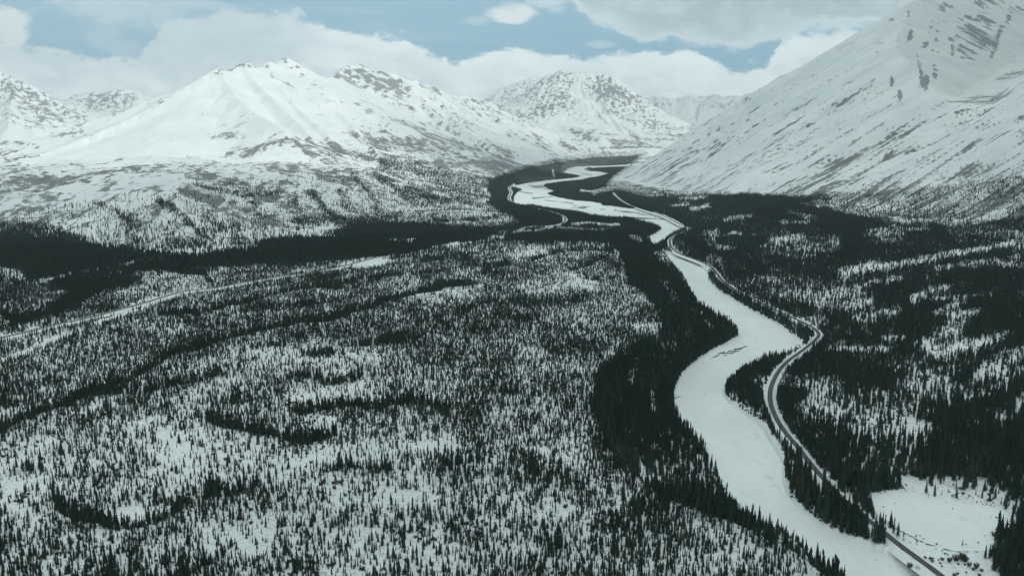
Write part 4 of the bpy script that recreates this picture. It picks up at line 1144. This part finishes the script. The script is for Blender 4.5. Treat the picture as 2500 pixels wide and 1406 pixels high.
o = bpy.data.objects.new('fallen_spruce', data_mesh('fallen_spruce', *[a + b for a, b in zip(spruce_crown(9, .26, 8), ([], []))], M_NEEDLE)); COL.objects.link(o)
o.location = (float(X) - 4, float(Y), .6); o.scale = (8, 8, 9); o.rotation_euler = (.25, 1.15, 0)
tag(o, 'dark spruce leaning out over the river snow from the left bank', 'tree', 'thing')


# ------------------------------------------------------------------ air
bpy.ops.mesh.primitive_cube_add(size=1)
hz_ = bpy.context.object; hz_.name = 'haze'; hz_.data.name = 'haze'
zt = float(max(P3[:, 2].max(), 1400)) + 60; zb = float(min(P3[:, 2].min(), -2)) - 1
hz_.location = (0, 0, (zt + zb) / 2); hz_.scale = (60000, 60000, zt - zb)
mh = bpy.data.materials.new('thin_haze'); mh.use_nodes = True
mh.node_tree.nodes.clear()
mo = mh.node_tree.nodes.new('ShaderNodeOutputMaterial'); pv = mh.node_tree.nodes.new('ShaderNodeVolumePrincipled')
pv.inputs['Color'].default_value = (.78, .92, 1, 1); pv.inputs['Density'].default_value = 4.6e-5; pv.inputs['Anisotropy'].default_value = .1
mh.node_tree.links.new(pv.outputs[0], mo.inputs['Volume'])
hz_.data.materials.append(mh)
tag(hz_, 'thin pale haze in the air of the valley', 'haze', 'stuff')

# ------------------------------------------------------------------ the cloud whose shade lies over the plateau and the river
def cloud(name, cx_, cy_, cz_, rx, ry, rz, seed):
    nu, nv_ = 160, 60
    A_, B_ = np.meshgrid(np.linspace(0, 2 * np.pi, nu, endpoint=False), np.linspace(-np.pi / 2, np.pi / 2, nv_), indexing='ij')
    X0, Y0, Z0 = np.cos(A_) * np.cos(B_), np.sin(A_) * np.cos(B_), np.sin(B_)
    bil = 1 - 2 * np.abs(gn(X0 * 2.3 + 5 * Z0, Y0 * 2.3 + 9, seed)); bil2 = 1 - 2 * np.abs(gn(X0 * 6 + 3 * Z0, Y0 * 6, seed + 3)); bil3 = fbm(X0 * 14 + 8 * Z0, Y0 * 14, 3, seed + 5)
    k = 1 + .20 * bil + .09 * bil2 + .05 * bil3
    Zz = np.where(Z0 < 0, Z0 * .35, Z0) * rz * (1 + .5 * bil + .3 * bil2 + .2 * bil3)
    V = np.stack([cx_ + rx * X0 * k, cy_ + ry * Y0 * k, cz_ + Zz], -1).reshape(-1, 3)
    ix = np.arange(nu * nv_).reshape(nu, nv_); nx_ = np.roll(ix, -1, 0)
    Q = np.stack([ix[:, :-1], nx_[:, :-1], nx_[:, 1:], ix[:, 1:]], -1).reshape(-1, 4)
    return mesh_np(name, V, Q, M_CLOUD)

M_CLOUD, _ct, _cb = new_mat('cloud_white', 1.0)
_cb.inputs['Base Color'].default_value = (.92, .94, .95, 1); _cb.inputs['Specular IOR Level'].default_value = 0
tag(cloud('cloud', 3300, -1550, 2750, 2500, 1600, 420, 71), 'broad grey cloud overhead to the right that shades the plateau', 'cloud', 'stuff')
tag(cloud('cloud', 4750, 2850, 2750, 1750, 1900, 380, 83), 'smaller unseen cloud added farther right to shade the summit bowl of the right mountain', 'cloud', 'stuff')  # added out of view to keep the sun off the bright bowl

# ------------------------------------------------------------------ sun and sky
SUN_EL, SUN_AZ = math.radians(34), math.radians(126)       # right of and a little behind the view
sl = bpy.data.lights.new('sun', 'SUN'); sl.energy = 2.1; sl.angle = math.radians(11); sl.color = (1, .98, .935)
so = bpy.data.objects.new('sun', sl); COL.objects.link(so)
d = Vector((math.sin(SUN_AZ) * math.cos(SUN_EL), math.cos(SUN_AZ) * math.cos(SUN_EL), math.sin(SUN_EL)))
so.rotation_euler = d.to_track_quat('Z', 'Y').to_euler()

w = bpy.data.worlds.new('World'); scene.world = w; w.use_nodes = True
t = NT(w.node_tree)
bg = w.node_tree.nodes['Background']
tc = t.n('ShaderNodeTexCoord').outputs['Generated']
sep = t.n('ShaderNodeSeparateXYZ'); t.l(tc, sep.inputs[0])
X_, Y_, Z_ = sep.outputs
# direction as azimuth / elevation in photo-like units (thousands of pixels at the photo's focal length), fixed to the sky
azm = t.math('MULTIPLY', t.math('ARCTAN2', X_, Y_), F / 1000)
elv = t.math('MULTIPLY', t.math('ARCSINE', Z_), F / 1000)
sky = t.n('ShaderNodeTexSky', sky_type='NISHITA', sun_disc=False)
sky.sun_elevation = SUN_EL; sky.sun_rotation = SUN_AZ; sky.altitude = 900; sky.air_density = 1.0; sky.dust_density = .3; sky.ozone_density = 2.0
cmb = t.n('ShaderNodeCombineXYZ'); t.l(X_, cmb.inputs[0]); t.l(Y_, cmb.inputs[1])
t.l(t.math('ADD', t.math('MULTIPLY', t.math('ABSOLUTE', Z_), 1.6), .30), cmb.inputs[2])
nv = t.n('ShaderNodeVectorMath', operation='NORMALIZE'); t.l(cmb.outputs[0], nv.inputs[0]); t.l(nv.outputs[0], sky.inputs['Vector'])
skyc = t.mix(.8, sky.outputs[0], (1.6, 5.3, 7.6, 1))


def vec(a, b, c=0.0):
    m = t.n('ShaderNodeCombineXYZ'); t.put(m.inputs[0], a); t.put(m.inputs[1], b); t.put(m.inputs[2], c)
    return m.outputs[0]

pv1 = vec(azm, t.math('MULTIPLY', elv, 1.7))
nA = t.noise(pv1, 5.5, 9, .58, .25); nB = t.noise(vec(azm, t.math('MULTIPLY', elv, 2.4), 3.3), 14.0, 6, .6, .2); nC = t.noise(vec(azm, t.math('MULTIPLY', elv, 4.5), 7.7), 2.6, 5, .55)
nW = t.noise(vec(t.math('MULTIPLY', azm, .6), t.math('MULTIPLY', elv, 9.0), 1.7), 3.0, 5, .55, .3)
nD = t.noise(vec(azm, t.math('MULTIPLY', elv, 1.5), 9.1), 45.0, 6, .65, .4)
puff = t.math('ADD', t.math('ADD', t.math('MULTIPLY', t.math('SUBTRACT', nA, .5), .16), t.math('MULTIPLY', t.math('SUBTRACT', nB, .5), .13)), t.math('MULTIPLY', t.math('SUBTRACT', nD, .5), .06))


def UV(u, v):
    dx, dy, dz = rays(u, v)
    return math.atan2(dx, dy) * F / 1000, math.asin(dz / math.sqrt(dx * dx + dy * dy + dz * dz)) * F / 1000

def curve(pts):
    """elevation as a function of azimuth"""
    c = t.n('ShaderNodeFloatCurve')
    m = c.mapping; cv = m.curves[0]
    P = sorted([UV(*p) for p in pts])
    P = [((a + 2) / 4, e) for a, e in P]
    m.clip_min_y = -2; m.clip_max_y = 2; m.use_clip = False
    while len(cv.points) < len(P): cv.points.new(.5, 0)
    for q_, p in zip(cv.points, P): q_.location = p; q_.handle_type = 'VECTOR'
    m.update()
    t.l(t.math('MULTIPLY_ADD', azm, .25, .5), c.inputs['Value'])
    return c.outputs[0]

# the long bank behind the mountains: everything under this line
bank_top = curve([(-900, 90), (-300, 110), (0, 118), (60, 117), (150, 122), (240, 143), (300, 150), (345, 142), (365, 95), (400, 70), (440, 45), (480, 28), (560, 5), (600, 22), (680, 20), (730, 33), (800, 66), (900, 82), (1000, 95), (1060, 122), (1110, 150), (1150, 150), (1200, 126), (1260, 114), (1330, 124), (1400, 132), (1500, 126), (1600, 124), (1700, 132), (1740, 148), (1800, 158), (1880, 150), (1905, 100), (1960, 84), (2100, 60), (2400, 30), (3200, 0)])
m1 = t.sstep(-.006, .012, t.math('ADD', t.math('SUBTRACT', bank_top, elv), t.math('MULTIPLY', puff, .55)))
# the grey cloud above, upper right: everything over this line
grey_bot = curve([(-600, -900), (900, -700), (1250, -220), (1360, -40), (1390, 5), (1410, 35), (1440, 55), (1500, 66), (1540, 85), (1575, 108), (1650, 104), (1700, 102), (1745, 118), (1800, 128), (1828, 116), (1850, 93), (1900, 90), (1960, 80), (2100, 85), (2300, 90), (3200, 60)])
m2 = t.sstep(-.012, .018, t.math('ADD', t.math('SUBTRACT', elv, grey_bot), t.math('MULTIPLY', puff, .6)))


def blob(u, v, ru, rv, soft=.5):
    a, e = UV(u, v)
    q_ = t.math('ADD', t.math('POWER', t.math('DIVIDE', t.math('SUBTRACT', azm, a), ru / 1000), 2.0), t.math('POWER', t.math('DIVIDE', t.math('SUBTRACT', elv, e), rv / 1000), 2.0))
    return t.sstep(-soft, soft, t.math('ADD', t.math('SUBTRACT', 1.0, q_), t.math('MULTIPLY', puff, 26.0)))

def vmax(*a):
    r = a[0]
    for b_ in a[1:]: r = t.math('MAXIMUM', r, b_)
    return r

small = vmax(blob(1248, 32, 48, 22, .8), t.math('MULTIPLY', blob(1165, 52, 26, 10, .9), .35), t.math('MULTIPLY', blob(1340, 5, 50, 12, .9), .6), blob(8, 68, 52, 44, .5), t.math('MULTIPLY', blob(1360, 20, 20, 10, .9), .4), t.math('MULTIPLY', blob(1465, 110, 30, 8, .9), .35))
veil = vmax(t.math('MULTIPLY', blob(270, 22, 125, 42, 1.0), .72), t.math('MULTIPLY', blob(255, 85, 40, 30, 1.0), .45), t.math('MULTIPLY', blob(460, 8, 70, 30, 1.0), .5), t.math('MULTIPLY', blob(300, 115, 40, 20, 1.0), .4))
wisp = t.math('MULTIPLY', t.sstep(.50, .74, nW), .40)
# over and behind the viewer: broken cloud everywhere
hi = t.math('MULTIPLY', t.sstep(.36, .52, nC), t.sstep(.45, .8, elv))
back = t.math('MULTIPLY', t.sstep(.32, .5, nC), t.sstep(.1, -.2, Y_))

K = 12.2
def rgb(a, b_, c): return (a * K, b_ * K, c * K, 1)
lightc = t.mix(t.sstep(.40, .59, t.math('ADD', t.math('MULTIPLY', nA, .45), t.math('ADD', t.math('MULTIPLY', nB, .37), t.math('MULTIPLY', nD, .18)))), rgb(.62, .74, .78), rgb(1.02, 1.12, 1.12))
# bank: greyer to the left and under the crest, white to the right and low down
lft = t.math('MULTIPLY', t.sstep(-.35, -.62, azm), t.sstep(.10, .22, elv))
bankc = t.mix(t.math('MULTIPLY', lft, .75), lightc, rgb(.56, .67, .71))
bankc = t.mix(t.math('MULTIPLY', t.sstep(.19, .06, elv), .45), bankc, rgb(1.0, 1.08, 1.06))
edge = t.sstep(.085, .0, t.math('ADD', t.math('SUBTRACT', bank_top, elv), t.math('MULTIPLY', puff, .55)))
bankc = t.mix(t.math('MULTIPLY', edge, t.math('MULTIPLY', t.sstep(-.55, -.35, azm), .6)), bankc, rgb(1.1, 1.18, 1.17))
gd = t.math('SUBTRACT', elv, grey_bot)
greyc = t.mix(t.sstep(.0, .045, t.math('ADD', gd, t.math('MULTIPLY', puff, .8))), rgb(.80, .90, .92), t.mix(t.sstep(.40, .60, t.math('ADD', t.math('MULTIPLY', nA, .55), t.math('ADD', t.math('MULTIPLY', nB, .3), t.math('MULTIPLY', nD, .15)))), rgb(.27, .35, .37), rgb(.54, .65, .67)))
c = t.mix(wisp, skyc, rgb(.80, .92, .96))
c = t.mix(veil, c, rgb(.66, .77, .81))
c = t.mix(small, c, t.mix(nB, rgb(.78, .85, .86), rgb(1.0, 1.04, 1.02)))
c = t.mix(m1, c, bankc)
c = t.mix(m2, c, greyc)
up_ = vmax(hi, back)
c = t.mix(up_, c, t.mix(nA, rgb(.46, .515, .51), rgb(.80, .865, .85)))
t.l(c, bg.inputs['Color'])
bg.inputs['Strength'].default_value = .1

# ------------------------------------------------------------------ camera and render settings
cd = bpy.data.cameras.new('camera'); co = bpy.data.objects.new('camera', cd); COL.objects.link(co)
cd.sensor_fit = 'HORIZONTAL'; cd.sensor_width = 36; cd.lens = 36 * F / 2500
cd.clip_start = 1; cd.clip_end = 120000
co.location = (0, 0, CAMZ); co.rotation_euler = (math.pi / 2 - PITCH, 0, 0)
scene.camera = co
vs = scene.view_settings
vs.view_transform = 'Standard'; vs.look = 'None'; vs.exposure = 0.47; vs.gamma = 1
try:
    scene.cycles.volume_bounces = 0
    scene.cycles.max_bounces = 6; scene.cycles.diffuse_bounces = 3
except Exception:
    pass
